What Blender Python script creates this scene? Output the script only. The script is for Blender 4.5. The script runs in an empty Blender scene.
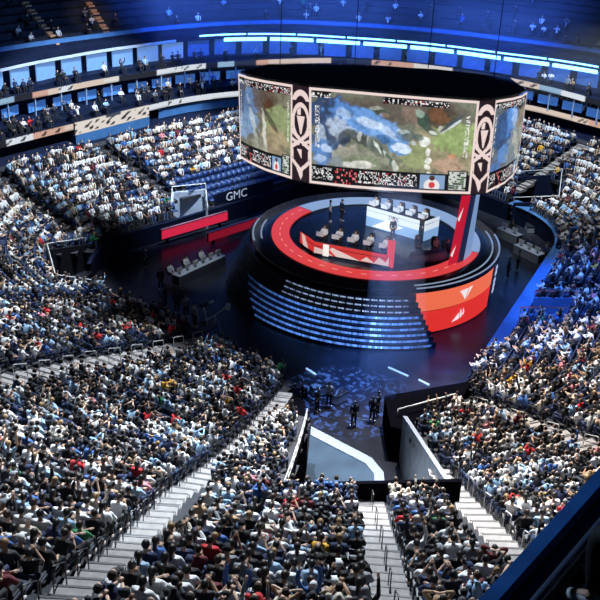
import bpy, math, random
import numpy as np
from mathutils import Vector, Matrix
random.seed(7); rng = np.random.default_rng(7)
C = bpy.context.scene.collection
PI = math.pi
R = math.radians

# ------------------------------------------------------------------ camera
CAMH, FPX = 34.0, 1050.0
_p, _r = R(26.5), R(2.5)
FWD = np.array([0, math.cos(_p), -math.sin(_p)])
_up = np.cross(np.array([1., 0, 0]), FWD)
RGT = math.cos(_r)*np.array([1., 0, 0]) + math.sin(_r)*_up
UPV = -math.sin(_r)*np.array([1., 0, 0]) + math.cos(_r)*_up
cd = bpy.data.cameras.new('camera'); cam = bpy.data.objects.new('camera', cd); C.objects.link(cam)
cd.sensor_width = 36; cd.lens = FPX*36/600; cd.clip_end = 400; cd.clip_start = .3
M = Matrix(((RGT[0], UPV[0], -FWD[0], 0), (RGT[1], UPV[1], -FWD[1], 0), (RGT[2], UPV[2], -FWD[2], CAMH), (0, 0, 0, 1)))
cam.matrix_world = M
bpy.context.scene.camera = cam

def in_view(P):                    # culling of seats the photograph shows nothing of
    v = np.asarray(P, float)-np.array([0, 0, CAMH]); w = v@FWD
    return 300+FPX*(v@RGT)/w, 300-FPX*(v@UPV)/w, w

# ------------------------------------------------------------------ materials
MATS = {}
def mat(name, col, rough=.6, metal=0., emit=None, es=0., noise=0., nscale=8., spec=.5, bump=0.):
    if name in MATS: return MATS[name]
    m = bpy.data.materials.new(name); m.use_nodes = True
    nt = m.node_tree; b = nt.nodes['Principled BSDF']
    b.inputs['Base Color'].default_value = (*col, 1); b.inputs['Roughness'].default_value = rough
    b.inputs['Metallic'].default_value = metal; b.inputs['Specular IOR Level'].default_value = spec
    if emit: b.inputs['Emission Color'].default_value = (*emit, 1); b.inputs['Emission Strength'].default_value = es
    if noise or bump:
        tc = nt.nodes.new('ShaderNodeTexCoord'); n = nt.nodes.new('ShaderNodeTexNoise')
        n.inputs['Scale'].default_value = nscale; n.inputs['Detail'].default_value = 5
        nt.links.new(tc.outputs['Object'], n.inputs['Vector'])
        if noise:
            r = nt.nodes.new('ShaderNodeValToRGB')
            r.color_ramp.elements[0].position = .3; r.color_ramp.elements[1].position = .7
            r.color_ramp.elements[0].color = (*[max(0, c*(1-noise)) for c in col], 1)
            r.color_ramp.elements[1].color = (*[min(1, c*(1+noise)) for c in col], 1)
            nt.links.new(n.outputs['Fac'], r.inputs['Fac']); nt.links.new(r.outputs['Color'], b.inputs['Base Color'])
        if bump:
            bp = nt.nodes.new('ShaderNodeBump'); bp.inputs['Strength'].default_value = bump
            nt.links.new(n.outputs['Fac'], bp.inputs['Height']); nt.links.new(bp.outputs['Normal'], b.inputs['Normal'])
    MATS[name] = m
    return m

def attr_mat(name, emit=0., rough=.7, base=True):
    m = bpy.data.materials.new(name); m.use_nodes = True
    nt = m.node_tree; b = nt.nodes['Principled BSDF']; a = nt.nodes.new('ShaderNodeAttribute'); a.attribute_name = 'Col'
    b.inputs['Roughness'].default_value = rough
    if base: nt.links.new(a.outputs['Color'], b.inputs['Base Color'])
    else: b.inputs['Base Color'].default_value = (.01, .01, .012, 1)
    if emit:
        nt.links.new(a.outputs['Color'], b.inputs['Emission Color']); b.inputs['Emission Strength'].default_value = emit
    MATS[name] = m
    return m

def lin(*c):                       # sRGB 0..255 -> linear
    return tuple(((v/255+.055)/1.055)**2.4 if v > 10 else v/255/12.92 for v in c)

black = mat('black_drape', (.003, .003, .005), .9, noise=.3, spec=0.)
nearblack = mat('black_metal', (.012, .013, .018), .45, noise=.2)
floorm = mat('floor_black_gloss', (.016, .018, .026), .3, noise=.4, nscale=.6, bump=.02, spec=.3)
tread = mat('terrace_concrete', (.028, .03, .038), .85, noise=.35, nscale=3)
stairm = mat('stair_concrete', (.33, .305, .295), .85, noise=.18, nscale=4)
seatm = mat('seat_plastic', (.014, .024, .06), .45, noise=.15)
seatb = mat('seat_plastic_blue', (.03, .085, .26), .45, noise=.15)
chrome = mat('rail_steel', (.55, .56, .58), .3, 1.0, noise=.1)
railw = mat('rail_painted', (.6, .6, .6), .45, noise=.1)
railk = mat('rail_dark', (.03, .03, .035), .5, noise=.1)
navy = mat('navy_wall', (.005, .010, .032), .6, noise=.25, nscale=1.2, spec=.2)
bluewall = mat('blue_wall', (.05, .16, .38), .6, noise=.15, nscale=1.5)
palewall = mat('pale_wall', (.5, .58, .68), .7, noise=.12, nscale=2)
greywall = mat('grey_panel', (.30, .33, .36), .28, .3, noise=.45, nscale=1.6)
skinm = [mat('skin_%s' % n, c, .55, noise=.06, nscale=20) for n, c in (('light', (.62, .42, .31)), ('medium', (.46, .28, .19)), ('tan', (.30, .17, .11)), ('deep', (.12, .065, .045)))]
SKINRGB = [(.62, .42, .31), (.46, .28, .19), (.30, .17, .11), (.12, .065, .045)]
HAIR = dict(black=(.008, .007, .007), brown=(.035, .02, .012), dark=(.015, .011, .009), blond=(.32, .2, .09))
hairm = {k: mat('hair_'+k, v, .5, noise=.2, nscale=30) for k, v in HAIR.items()}
CLOTH = dict(black=(.010, .010, .012), charcoal=(.035, .037, .042), grey=(.24, .25, .27), white=(.78, .78, .78), cream=(.62, .56, .46),
             navy=(.015, .025, .075), blue=(.05, .14, .40), lightblue=(.32, .48, .66), red=(.55, .025, .03), maroon=(.13, .015, .022),
             tan=(.36, .24, .14), yellow=(.75, .40, .04), pink=(.68, .26, .30), green=(.04, .26, .11))
CW = dict(black=36, charcoal=10, grey=7, white=27, cream=5, navy=7, blue=3, lightblue=9, red=2.2, maroon=1.2, tan=1.8, yellow=.5, pink=1.2, green=.5)
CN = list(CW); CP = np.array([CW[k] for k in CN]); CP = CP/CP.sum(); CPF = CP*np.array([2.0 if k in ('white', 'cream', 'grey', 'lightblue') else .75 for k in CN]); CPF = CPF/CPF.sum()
clothm = {k: mat('cloth_'+k, v, .85, noise=.1, nscale=12) for k, v in CLOTH.items()}
denim = mat('denim', (.035, .06, .13), .85, noise=.15, nscale=12)
shoem = mat('shoe_white', (.6, .6, .6), .6, noise=.1)

# ------------------------------------------------------------------ mesh helpers
class MB:
    def __init__(s): s.v = []; s.f = []; s.m = []; s.mi = 0
    def add(s, vs, fs):
        o = len(s.v); s.v += [tuple(map(float, q)) for q in vs]; s.f += [tuple(i+o for i in q) for q in fs]; s.m += [s.mi]*len(fs)
    def box(s, c, d, rot=0., tilt=0.):
        x, y, z = d[0]/2, d[1]/2, d[2]/2
        vs = [(-x, -y, -z), (x, -y, -z), (x, y, -z), (-x, y, -z), (-x, -y, z), (x, -y, z), (x, y, z), (-x, y, z)]
        if tilt: ct, st = math.cos(tilt), math.sin(tilt); vs = [(a, b*ct-e*st, b*st+e*ct) for a, b, e in vs]
        cr, sr = math.cos(rot), math.sin(rot)
        s.add([(c[0]+a*cr-b*sr, c[1]+a*sr+b*cr, c[2]+e) for a, b, e in vs], [(3, 2, 1, 0), (4, 5, 6, 7), (0, 1, 5, 4), (1, 2, 6, 5), (2, 3, 7, 6), (3, 0, 4, 7)])
    def prism(s, poly, z0, z1):
        n = len(poly); a = sum(poly[i][0]*poly[(i+1) % n][1]-poly[(i+1) % n][0]*poly[i][1] for i in range(n))
        if a < 0: poly = poly[::-1]
        zz0 = z0 if hasattr(z0, '__len__') else [z0]*n; zz1 = z1 if hasattr(z1, '__len__') else [z1]*n
        if a < 0: zz0 = list(zz0)[::-1]; zz1 = list(zz1)[::-1]
        s.add([(p[0], p[1], z) for p, z in zip(poly, zz0)]+[(p[0], p[1], z) for p, z in zip(poly, zz1)],
              [tuple(range(n-1, -1, -1)), tuple(range(n, 2*n))]+[(i, (i+1) % n, n+(i+1) % n, n+i) for i in range(n)])
    def tiltx(s, i0, c, a):
        ca, sa = math.cos(a), math.sin(a)
        for i in range(i0, len(s.v)):
            x, y, z = s.v[i]; y -= c[1]; z -= c[2]; s.v[i] = (x, c[1]+y*ca-z*sa, c[2]+y*sa+z*ca)
    def tube(s, pts, rad, n=6, cap=True):
        pts = [Vector(p) for p in pts]; k = len(pts)
        rr = rad if hasattr(rad, '__len__') else [rad]*k
        vs = []; fs = []
        up = Vector((0, 0, 1)); prevx = None
        for i, p in enumerate(pts):
            t = (pts[min(i+1, k-1)]-pts[max(i-1, 0)]).normalized()
            if prevx is None:
                a = up if abs(t.z) < .9 else Vector((1, 0, 0)); x = a.cross(t).normalized()
            else: x = (prevx-t*prevx.dot(t)).normalized()
            prevx = x; y = t.cross(x)
            q = rr[i]; qx, qy = q if hasattr(q, '__len__') else (q, q)
            for j in range(n):
                an = 2*PI*j/n; vs.append(p+x*(qx*math.cos(an))+y*(qy*math.sin(an)))
        for i in range(k-1):
            for j in range(n): fs.append((i*n+j, i*n+(j+1) % n, (i+1)*n+(j+1) % n, (i+1)*n+j))
        if cap: fs.append(tuple(range(n-1, -1, -1))); fs.append(tuple((k-1)*n+j for j in range(n)))
        s.add(vs, fs)
    def ball(s, c, r, nu=8, nv=6, cut=None):
        rx, ry, rz = r if hasattr(r, '__len__') else (r, r, r)
        vs = []; fs = []; top = PI if cut is None else cut
        for i in range(nv+1):
            th = top*i/nv
            for j in range(nu):
                ph = 2*PI*j/nu; vs.append((c[0]+rx*math.sin(th)*math.cos(ph), c[1]+ry*math.sin(th)*math.sin(ph), c[2]+rz*math.cos(th)))
        for i in range(nv):
            for j in range(nu): fs.append((i*nu+j, (i+1)*nu+j, (i+1)*nu+(j+1) % nu, i*nu+(j+1) % nu))
        s.add(vs, fs)
    def loft(s, rows, closed=False):
        n = len(rows[0]); o = []
        for r_ in rows: o += list(r_)
        fs = []
        for i in range(len(rows)-1):
            for j in range(n if closed else n-1):
                j2 = (j+1) % n; fs.append((i*n+j, i*n+j2, (i+1)*n+j2, (i+1)*n+j))
        s.add(o, fs)
    def mesh(s, name, mats, smooth=False):
        me = bpy.data.meshes.new(name); me.from_pydata(s.v, [], s.f)
        for m in (mats if isinstance(mats, (list, tuple)) else [mats]): me.materials.append(m)
        if any(s.m): me.polygons.foreach_set('material_index', s.m)
        if smooth: me.polygons.foreach_set('use_smooth', [True]*len(s.f))
        me.update()
        return me
    def build(s, name, mats, parent=None, smooth=False, loc=None):
        return link(name, s.mesh(name, mats, smooth), parent, loc)

def link(name, data, parent=None, loc=None):
    o = bpy.data.objects.new(name, data); C.objects.link(o)
    if parent is not None: o.parent = parent
    if loc is not None: o.location = loc
    return o
def tag(o, label=None, cat=None, group=None, kind=None):
    if label: o['label'] = label
    if cat: o['category'] = cat
    if group: o['group'] = group
    if kind: o['kind'] = kind
    return o
def thing(name, loc, label, cat, group=None, rot=0.):
    o = bpy.data.objects.new(name, None); C.objects.link(o); o.location = loc; o.rotation_euler = (0, 0, rot); o.empty_display_size = .2
    return tag(o, label, cat, group)
def setcol(me, cols):
    a = me.color_attributes.new('Col', 'FLOAT_COLOR', 'POINT')
    c = np.ones((len(me.vertices), 4), np.float32); c[:, :3] = cols; a.data.foreach_set('color', c.ravel())

def big_mesh(name, V, polys, cols=None, smooth=False):       # polys: list of (k, array n x k)
    me = bpy.data.meshes.new(name); me.vertices.add(len(V)); me.vertices.foreach_set('co', np.asarray(V, np.float32).ravel())
    nl = sum(a.size for a in polys); npy = sum(len(a) for a in polys)
    me.loops.add(nl); me.polygons.add(npy)
    me.loops.foreach_set('vertex_index', np.concatenate([a.ravel() for a in polys]).astype(np.int32))
    tot = np.concatenate([np.full(len(a), a.shape[1]) for a in polys]); st = np.concatenate([[0], np.cumsum(tot)[:-1]])
    me.polygons.foreach_set('loop_start', st.astype(np.int32))
    if smooth: me.polygons.foreach_set('use_smooth', np.ones(npy, bool))
    me.update(calc_edges=True); me.validate()
    if cols is not None: setcol(me, cols)
    return me

# ------------------------------------------------------------------ plan of the bowl
CORN = [((8, 96.5), 9), ((-19.5, 69.8), 8), ((7.2, 48.4), 7), ((21.8, 80.8), 8)]
def rounded(CORN, n=70):
    out = []; N = len(CORN)
    for i in range(N):
        p = np.array(CORN[i][0], float); r = CORN[i][1]; a = np.array(CORN[i-1][0], float); b = np.array(CORN[(i+1) % N][0], float)
        u = (a-p)/np.hypot(*(a-p)); v = (b-p)/np.hypot(*(b-p)); h = math.acos(u@v)/2; bis = (u+v)/np.hypot(*(u+v))
        c = p+bis*r/math.sin(h); t = r/math.tan(h); p0 = p+u*t; p1 = p+v*t
        a0 = math.atan2(*(p0-c)[::-1]); a1 = math.atan2(*(p1-c)[::-1]); d = (a1-a0+PI) % (2*PI)-PI
        for k in range(n+1): out.append((*(c+r*np.array([math.cos(a0+d*k/n), math.sin(a0+d*k/n)])), *(np.array([math.cos(a0+d*k/n), math.sin(a0+d*k/n)])), i))
    return out
_b = rounded(CORN)
BP = []
for i, q in enumerate(_b):                       # fill the straight sides in
    BP.append(q[:4]+(float(q[4]),)); nx = _b[(i+1) % len(_b)]
    L = math.hypot(nx[0]-q[0], nx[1]-q[1])
    if nx[4] != q[4]:
        k = int(L/.5)
        for j in range(1, k): t = j/k; BP.append((q[0]+(nx[0]-q[0])*t, q[1]+(nx[1]-q[1])*t, q[2], q[3], q[4]+t*.999))
BP = np.array(BP)          # x, y, nx, ny, side (0 top,1 left,2 bottom,3 right)
BXY, BN, BS = BP[:, :2], BP[:, 2:4], BP[:, 4]
def ZB(d): return 1.4+.25*d+.0055*d*d
FARMAX, NEARMAX, ROW = 11.8, 42., .95
def near_side(side): return (side > 1.001) & (side < 3.0)

AISLES = dict(
    left=[(-6.1, 58.2), (-11.4, 49.4), (-14.6, 41.3), (-20, 27)],
    diagonal=[(-.55, 52.5), (-2.4, 42.5), (-4.35, 31.7), (-4.85, 17.4), (-5.0, 10)],
    central=[(3.2, 34.6), (3.0, 26.5), (2.6, 19.6), (2.2, 8)],
    right=[(6.75, 40), (6.95, 36.9), (7.3, 31.1), (7.3, 25.2), (7.4, 10)],
    corner=[(9.2, 52.4), (12.3, 46.9), (14.5, 42.1), (18, 33)],
    far_left=[(-11.3, 81.4), (-15.6, 84.2), (-19.9, 86.6)],
    side_left=[(-18.0, 73.0), (-24.4, 77.6)],
    far_right=[(19.0, 87.9), (23.3, 91.6), (27.6, 94.8)],
    low_right=[(18.0, 67.6), (25, 63.6), (33, 59)])
AW = dict(left=.85, diagonal=.42, central=.5, right=.45, corner=.85, far_left=.38, side_left=.36, far_right=.34, low_right=.36)
def dist_poly(P, line):
    line = np.array(line); best = np.full(len(P), 1e9)
    for a, b in zip(line[:-1], line[1:]):
        ab = b-a; t = np.clip(((P-a)@ab)/(ab@ab), 0, 1); best = np.minimum(best, np.hypot(*(P-(a+t[:, None]*ab)).T))
    return best
def in_poly(P, poly):
    poly = np.array(poly); r_ = np.zeros(len(P), bool); j = len(poly)-1
    for i in range(len(poly)):
        xi, yi = poly[i]; xj, yj = poly[j]
        r_ ^= ((yi > P[:, 1]) != (yj > P[:, 1])) & (P[:, 0] < (xj-xi)*(P[:, 1]-yi)/(yj-yi+1e-12)+xi); j = i
    return r_
NOTCH = [(.9, 56), (.6, 46.6), (-.3, 34.0), (6.75, 34.8), (6.05, 48.1), (5.6, 56)]
DRAPE = [(5.9, 55), (5.9, 47.8), (7.2, 48.4), (9.8, 51.2), (10.9, 54.4), (11, 56)]       # black camera platform at the floor's near corner
PIT = [(.9, 56), (.8, 47.6), (-1.0, 48.2), (-.3, 56)]
VOM_L = [(-16.2, 71.8), (-18.4, 69.2), (-16.6, 64.0), (-13.6, 64.9)]
VOM_R = [(18.6, 89.3), (18.0, 85.0), (21.6, 84.2), (22.6, 88.4)]
VOM_F = [(-11.0, 82.0), (-10.8, 79.4), (-8.0, 80.8), (-8.4, 83.6)]
VOM_S = [(14.9, 63.4), (17.6, 61.9), (19.0, 64.4), (16.3, 65.9)]
BLOCKS = dict(notch=NOTCH, drape=DRAPE, pit=PIT, vom_left=VOM_L, vom_right=VOM_R, vom_far=VOM_F, vom_side=VOM_S)

# terraces (concrete steps of the bowl)
def terrace(sel_side, dmax, name):
    mb = MB(); nr = int((dmax-.3)/ROW)
    N = len(BXY)
    for i in range(nr):
        d0 = .28+ROW*i; d1 = d0+ROW; z = ZB(.7+ROW*i); zp = ZB(.7+ROW*(i-1)) if i else z-.3
        A = BXY+BN*d0; Bq = BXY+BN*d1; mid = (A+Bq+np.roll(A, -1, 0)+np.roll(Bq, -1, 0))/4
        blk = np.zeros(N, bool)
        for k, pl in BLOCKS.items(): blk |= in_poly(mid, pl)
        for j in range(N):
            j2 = (j+1) % N
            if not (sel_side[j] and sel_side[j2]) or blk[j]: continue
            mb.add([(*A[j], zp), (*A[j2], zp), (*A[j2], z), (*A[j], z), (*Bq[j2], z), (*Bq[j], z)], [(1, 0, 3, 2), (2, 3, 5, 4)])
    return tag(mb.build(name, tread), kind='structure')
nearsel = near_side(BS)
terrace(nearsel, NEARMAX, 'floor_near_stand')
terrace(~nearsel | (np.roll(nearsel, 1) != nearsel) | (np.roll(nearsel, -1) != nearsel), FARMAX, 'floor_far_stand')

# arena floor
mb = MB(); ring = [(x, y, 0) for x, y in BXY+BN*8]; mb.add(ring, [tuple(range(len(ring)))]); tag(mb.build('floor', floorm), kind='structure')
# perimeter wall below the first row
mb = MB(); rows = [[(x, y, z) for x, y in BXY+BN*o] for z, o in ((0, .0), (1.5, .0), (1.5, .28), (.6, .28))]
keep = np.ones(len(BXY), bool)
for k in ('notch', 'pit', 'vom_left', 'vom_right'): keep &= ~in_poly(BXY, BLOCKS[k])
for j in range(len(BXY)):
    if keep[j]:
        j2 = (j+1) % len(BXY)
        mb.loft([[r_[j], r_[j2]] for r_ in rows])
tag(mb.build('wall_perimeter', navy), kind='structure')

# ------------------------------------------------------------------ seat places
places = []       # dicts: pos, yaw, row, sec, k, side, d
ZERO = []
def row_places(i, far):
    d = .7+ROW*i
    cur = BXY+BN*d; sel = (~nearsel if far else nearsel)
    idx = np.arange(len(BXY))
    if far: runs_idx = [np.concatenate([idx[BS >= 3.0], idx[BS <= 1.001]])]
    else: runs_idx = [idx[sel]]
    for ix in runs_idx:
        P = cur[ix]; Nn = BN[ix]; seg = np.hypot(*np.diff(P, axis=0).T); s = np.concatenate([[0], np.cumsum(seg)])
        ss = np.arange(0, s[-1], .1); X = np.interp(ss, s, P[:, 0]); Y = np.interp(ss, s, P[:, 1])
        NX = np.interp(ss, s, Nn[:, 0]); NY = np.interp(ss, s, Nn[:, 1]); Q = np.c_[X, Y]
        why = np.full(len(ss), '', object)
        for k, pl in BLOCKS.items():
            why[in_poly(Q, pl)] = k
        for k, ln in AISLES.items():
            why[dist_poly(Q, ln) < AW[k]+.22] = k
        sd_ = np.interp(ss, s, BS[ix])
        if not far and d < 1.2: why[(sd_ > 2.12) & (sd_ < 3.2)] = 'drape'
        free = why == ''; j = 0
        while j < len(ss):
            if not free[j]: j += 1; continue
            e = j
            while e+1 < len(ss) and free[e+1]: e += 1
            lw = why[j-1] if j else 'end'; rw = why[e+1] if e+1 < len(ss) else 'end'
            pr = {'central': 5, 'diagonal': 4, 'right': 4, 'corner': 3, 'left': 3}
            fromright = pr.get(rw, 0) > pr.get(lw, 0)
            n = int((ss[e]-ss[j])/.57)
            for k in range(n):
                q = ss[e]-.1-.57*k if fromright else ss[j]+.1+.57*k
                x, y = np.interp(q, ss, X), np.interp(q, ss, Y); nx, ny = np.interp(q, ss, NX), np.interp(q, ss, NY)
                places.append(dict(pos=(x, y, ZB(d)), yaw=math.atan2(-ny, -nx)-PI/2, row=i, k=k+1, anchor=(rw if fromright else lw), side=('left' if fromright else 'right'), sec=(lw, rw), d=d, far=far))
            j = e+1
for i in range(int((NEARMAX-1.)/ROW)): row_places(i, False)
for i in range(int((FARMAX-1.)/ROW)): row_places(i, True)
POS = np.array([p['pos'] for p in places])
px, py, pw = in_view(POS+np.array([0, 0, .8]))
vis = (px > -140) & (px < 760) & (py > -50) & (py < 680) & (pw > 12)
places = [p for p, v in zip(places, vis) if v]; POS = POS[vis]; px = px[vis]; py = py[vis]; pw = pw[vis]
# nobody sits in the lowest far rows under the red boards, nor in scattered seats
far = np.array([p['far'] for p in places]); dd = np.array([p['d'] for p in places])
emp = far & (dd < 4.3) & (POS[:, 0] > -11.2) & (POS[:, 0] < 14) & (POS[:, 1] > 80)
occ = rng.random(len(places)) < np.where(far, .97, .92)
occ &= ~emp
for p, e, o in zip(places, emp, occ): p['empty'] = bool(e); p['occ'] = bool(o)

# ------------------------------------------------------------------ people: poses
def pose_joints(kind):
    sh_y, sh_z, lean = -.06, 1.02, 0.
    if kind == 'leaning': sh_y, sh_z = .22, .96
    if kind == 'reclined': sh_y, sh_z = -.13, 1.0
    hip = Vector((0, 0, .53)); chest = Vector((0, sh_y*.8, sh_z-.09)); neck = Vector((0, sh_y+.0, sh_z+.06)); waist = hip.lerp(chest, .45)
    head = Vector((0, sh_y+.035, sh_z+.235))
    if kind == 'leaning': head.y += .05; head.z -= .02
    A = {}
    arms = dict(lap=((.26, .03, .79), (.11, .27, .67)), raised=((.29, .06, 1.22), (.23, .12, 1.50)), clapping=((.25, .14, .84), (.035, .36, 1.02)),
                leaning=((.20, .36, .69), (.045, .54, .80)), crossed=((.27, .10, .80), (-.07, .25, .84)), phone=((.20, .20, .86), (.045, .36, 1.13)),
                reclined=((.34, -.06, 1.22), (.11, -.20, 1.27)))
    for sx in (-1, 1):
        sh = Vector((sx*.185, sh_y, sh_z))
        if kind == 'one_up': e, w = arms['raised'] if sx > 0 else arms['lap']
        else: e, w = arms[kind if kind in arms else 'lap']
        if kind == 'crossed' and sx < 0: w = (w[0], w[1]+.05, w[2]+.02)
        A[sx] = (sh, Vector((sx*e[0], e[1], e[2])), Vector((sx*w[0], w[1], w[2])))
    Lg = {sx: (Vector((sx*.09, .02, .52)), Vector((sx*.13, .44, .53)), Vector((sx*.13, .40, .09)), Vector((sx*.14, .54, .035))) for sx in (-1, 1)}
    if kind == 'standing':
        hip.z = .93; dz = .42
        waist = Vector((0, 0, 1.12)); chest = Vector((0, -.01, 1.32)); neck = Vector((0, -.01, 1.48)); head = Vector((0, .02, 1.66))
        for sx in (-1, 1):
            A[sx] = (Vector((sx*.185, -.01, 1.43)), Vector((sx*.24, -.02, 1.14)), Vector((sx*.23, .08, .90)))
            Lg[sx] = (Vector((sx*.09, 0, .92)), Vector((sx*.11, .02, .50)), Vector((sx*.12, -.01, .09)), Vector((sx*.13, .13, .035)))
    return dict(hip=hip, waist=waist, chest=chest, neck=neck, head=head, arm=A, leg=Lg)

# light-weight figure used for the mass of the crowd
def lod_figure(kind):
    J = pose_joints(kind); parts = []
    def part(fn, pid): mb = MB(); fn(mb); parts.append((mb, pid))
    def torso(mb): mb.tube([J['hip']-Vector((0, 0, .08)), J['waist'], J['chest'], J['neck']], [(.16, .12), (.155, .115), (.19, .125), (.09, .07)], 7)
    part(torso, 0)
    for sx in (-1, 1):
        sh, el, wr = J['arm'][sx]; ha = wr+(wr-el).normalized()*.13
        part(lambda mb: mb.tube([sh, sh.lerp(el, .8)], [.068, .055], 5), 0)
        part(lambda mb: mb.tube([sh.lerp(el, .75), wr], [.047, .036], 5), 4)
        part(lambda mb: mb.tube([wr, ha], [.032, .03], 5), 1)
        a, b, c, d = J['leg'][sx]
        part(lambda mb: mb.tube([a, b, c, d], [.09, .068, .045, .05], 5), 2)
    part(lambda mb: mb.ball(J['head'], (.078, .095, .115), 7, 5), 1)
    part(lambda mb: (mb.ball(J['head']+Vector((0, -.016, .022)), (.09, .104, .112), 7, 4, 1.65), mb.tiltx(0, J['head'], .50)), 3)
    V = []; T4 = []; T3 = []; Tn = {}; pid = []
    for mb, q in parts:
        o = len(V); V += mb.v; pid += [q]*len(mb.v)
        for f in mb.f: Tn.setdefault(len(f), []).append([i+o for i in f])
    return np.array(V), {k: np.array(v) for k, v in Tn.items()}, np.array(pid)

# finely built figure
def skin_mesh(name, nodes, edges, radii, mats, sub=1):
    me = bpy.data.meshes.new(name); me.from_pydata([tuple(n) for n in nodes], edges, []); me.update()
    o = bpy.data.objects.new(name, me); C.objects.link(o)
    o.modifiers.new('skin', 'SKIN').use_smooth_shade = True
    for i, r_ in enumerate(radii):
        d = me.skin_vertices[0].data[i]; d.radius = r_ if hasattr(r_, '__len__') else (r_, r_); d.use_root = (i == 0)
    if sub: s_ = o.modifiers.new('sub', 'SUBSURF'); s_.levels = sub
    dg = bpy.context.evaluated_depsgraph_get(); ev = o.evaluated_get(dg)
    out = bpy.data.meshes.new_from_object(ev); out.name = name
    bpy.data.objects.remove(o); bpy.data.meshes.remove(me)
    out.materials.clear()
    for m in mats: out.materials.append(m)
    out.polygons.foreach_set('use_smooth', [True]*len(out.polygons))
    return out
def merge_mesh(me, mb, mats):                      # append a builder's shapes to a mesh
    V = [tuple(v.co) for v in me.vertices]+mb.v; o = len(me.vertices)
    F = [tuple(p.vertices) for p in me.polygons]+[tuple(i+o for i in f) for f in mb.f]
    MI = [p.material_index for p in me.polygons]+mb.m
    out = bpy.data.meshes.new(me.name); out.from_pydata(V, [], F)
    for m in mats: out.materials.append(m)
    out.polygons.foreach_set('material_index', MI); out.polygons.foreach_set('use_smooth', [True]*len(F)); out.update()
    return out
eyem = mat('eye_dark', (.01, .01, .012), .2); lipm = mat('lip', (.4, .13, .12), .5)
def fine_figure(kind):
    J = pose_joints(kind); nodes = []; rad = []; ed = []
    def nd(p, r_, par=None):
        nodes.append(Vector(p)); rad.append(r_)
        if par is not None: ed.append((par, len(nodes)-1))
        return len(nodes)-1
    h = nd(J['hip'], (.115, .09)); w = nd(J['waist'], (.10, .08), h); c = nd(J['chest'], (.112, .082), w); n = nd(J['neck'], .054, c)
    hd = J['head']
    n2 = nd(J['neck'].lerp(hd, .38), .056, n); h1 = nd(hd-Vector((0, .0, .035)), (.074, .082), n2); h2 = nd(hd+Vector((0, -.008, .055)), (.078, .09), h1); nd(hd+Vector((0, -.01, .10)), .05, h2)
    for sx in (-1, 1):
        sh, el, wr = J['arm'][sx]
        a = nd(sh, .05, c); b = nd(sh.lerp(el, .5), .046, a); e = nd(el, .040, b); f = nd(el.lerp(wr, .45), .038, e); nd(wr, .027, f)
        p0, k, an, to = J['leg'][sx]
        a = nd(p0+Vector((0, .06 if kind != 'standing' else 0, -.0 if kind != 'standing' else -.06)), .076, h); b = nd(p0.lerp(k, .55), .066, a); e = nd(k, .052, b); f = nd(k.lerp(an, .4), .05, e); g = nd(an, .036, f); nd(to, .036, g)
    me = skin_mesh('body', nodes, ed, rad, [skinm[0]])
    mb = MB()
    f0 = hd+Vector((0, .075, -.01))
    mb.tube([f0+Vector((0, .002, .03)), f0+Vector((0, .03, -.012)), f0+Vector((0, .006, -.022))], [.008, .014, .010], 6)       # nose
    for sx in (-1, 1):
        mb.ball(hd+Vector((sx*.08, -.005, -.005)), (.012, .022, .032), 6, 5)                                           # ears
        sh, el, wr = J['arm'][sx]; t = (wr-el).normalized(); up = Vector((0, 0, 1)) if abs(t.z) < .8 else Vector((0, 1, 0))
        side = t.cross(up).normalized(); nrm = side.cross(t)
        mb.tube([wr-t*.02, wr+t*.03, wr+t*.085], [(.026, .022), (.036, .018), (.038, .016)], 8)                         # palm
        for q, (off, ln) in enumerate(((-.028, .062), (-.010, .075), (.009, .070), (.027, .055))):
            b0 = wr+t*.075+side*off; mb.tube([b0, b0+t*ln*.5-nrm*.004, b0+t*ln*.9-nrm*.02], [.0095, .009, .007], 5)
        b0 = wr+t*.03-side*.032*sx; mb.tube([b0, b0+t*.03-side*.022*sx, b0+t*.06-side*.024*sx-nrm*.01], [.012, .0105, .008], 5)
    for sx in (-1, 1): mb.mi = 1; mb.ball(hd+Vector((sx*.031, .078, .014)), (.012, .008, .007), 6, 4)
    mb.mi = 2; mb.ball(hd+Vector((0, .078, -.055)), (.024, .008, .007), 6, 4)
    body = merge_mesh(me, mb, [skinm[0], eyem, lipm])
    # shirt
    nodes, rad, ed = [], [], []
    h = nd(J['hip']+Vector((0, 0, .0)), (.160, .132)); w = nd(J['waist'], (.152, .126), h); c = nd(J['chest'], (.168, .132), w); nd(J['neck']-Vector((0, 0, .03)), .075, c)
    for sx in (-1, 1):
        sh, el, wr = J['arm'][sx]; a = nd(sh, .078, c); b = nd(sh.lerp(el, .5), .068, a); nd(sh.lerp(el, .82), .064, b)
    shirt = skin_mesh('shirt', nodes, ed, rad, [clothm['white']])
    for q, sx in enumerate((-1, 1)):
        sh, el, wr = J['arm'][sx]; e_ = 6+3*q; rad[e_] = .062; nodes[e_] = el.copy(); f = nd(el.lerp(wr, .5), .058, e_); nd(el.lerp(wr, .96), .046, f)
    shirt2 = skin_mesh('shirt', nodes, ed, rad, [clothm['white']])
    nodes, rad, ed = [], [], []
    h = nd(J['hip']-Vector((0, 0, .01)), (.15, .12))
    for sx in (-1, 1):
        p0, k, an, to = J['leg'][sx]
        a = nd(p0+Vector((0, .06 if kind != 'standing' else 0, 0 if kind != 'standing' else -.06)), .098, h); b = nd(p0.lerp(k, .55), .086, a); e = nd(k, .072, b); f = nd(k.lerp(an, .45), .066, e); nd(an+Vector((0, 0, .03)), .054, f)
    tr = skin_mesh('trousers', nodes, ed, rad, [denim])
    shoe = []
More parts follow.
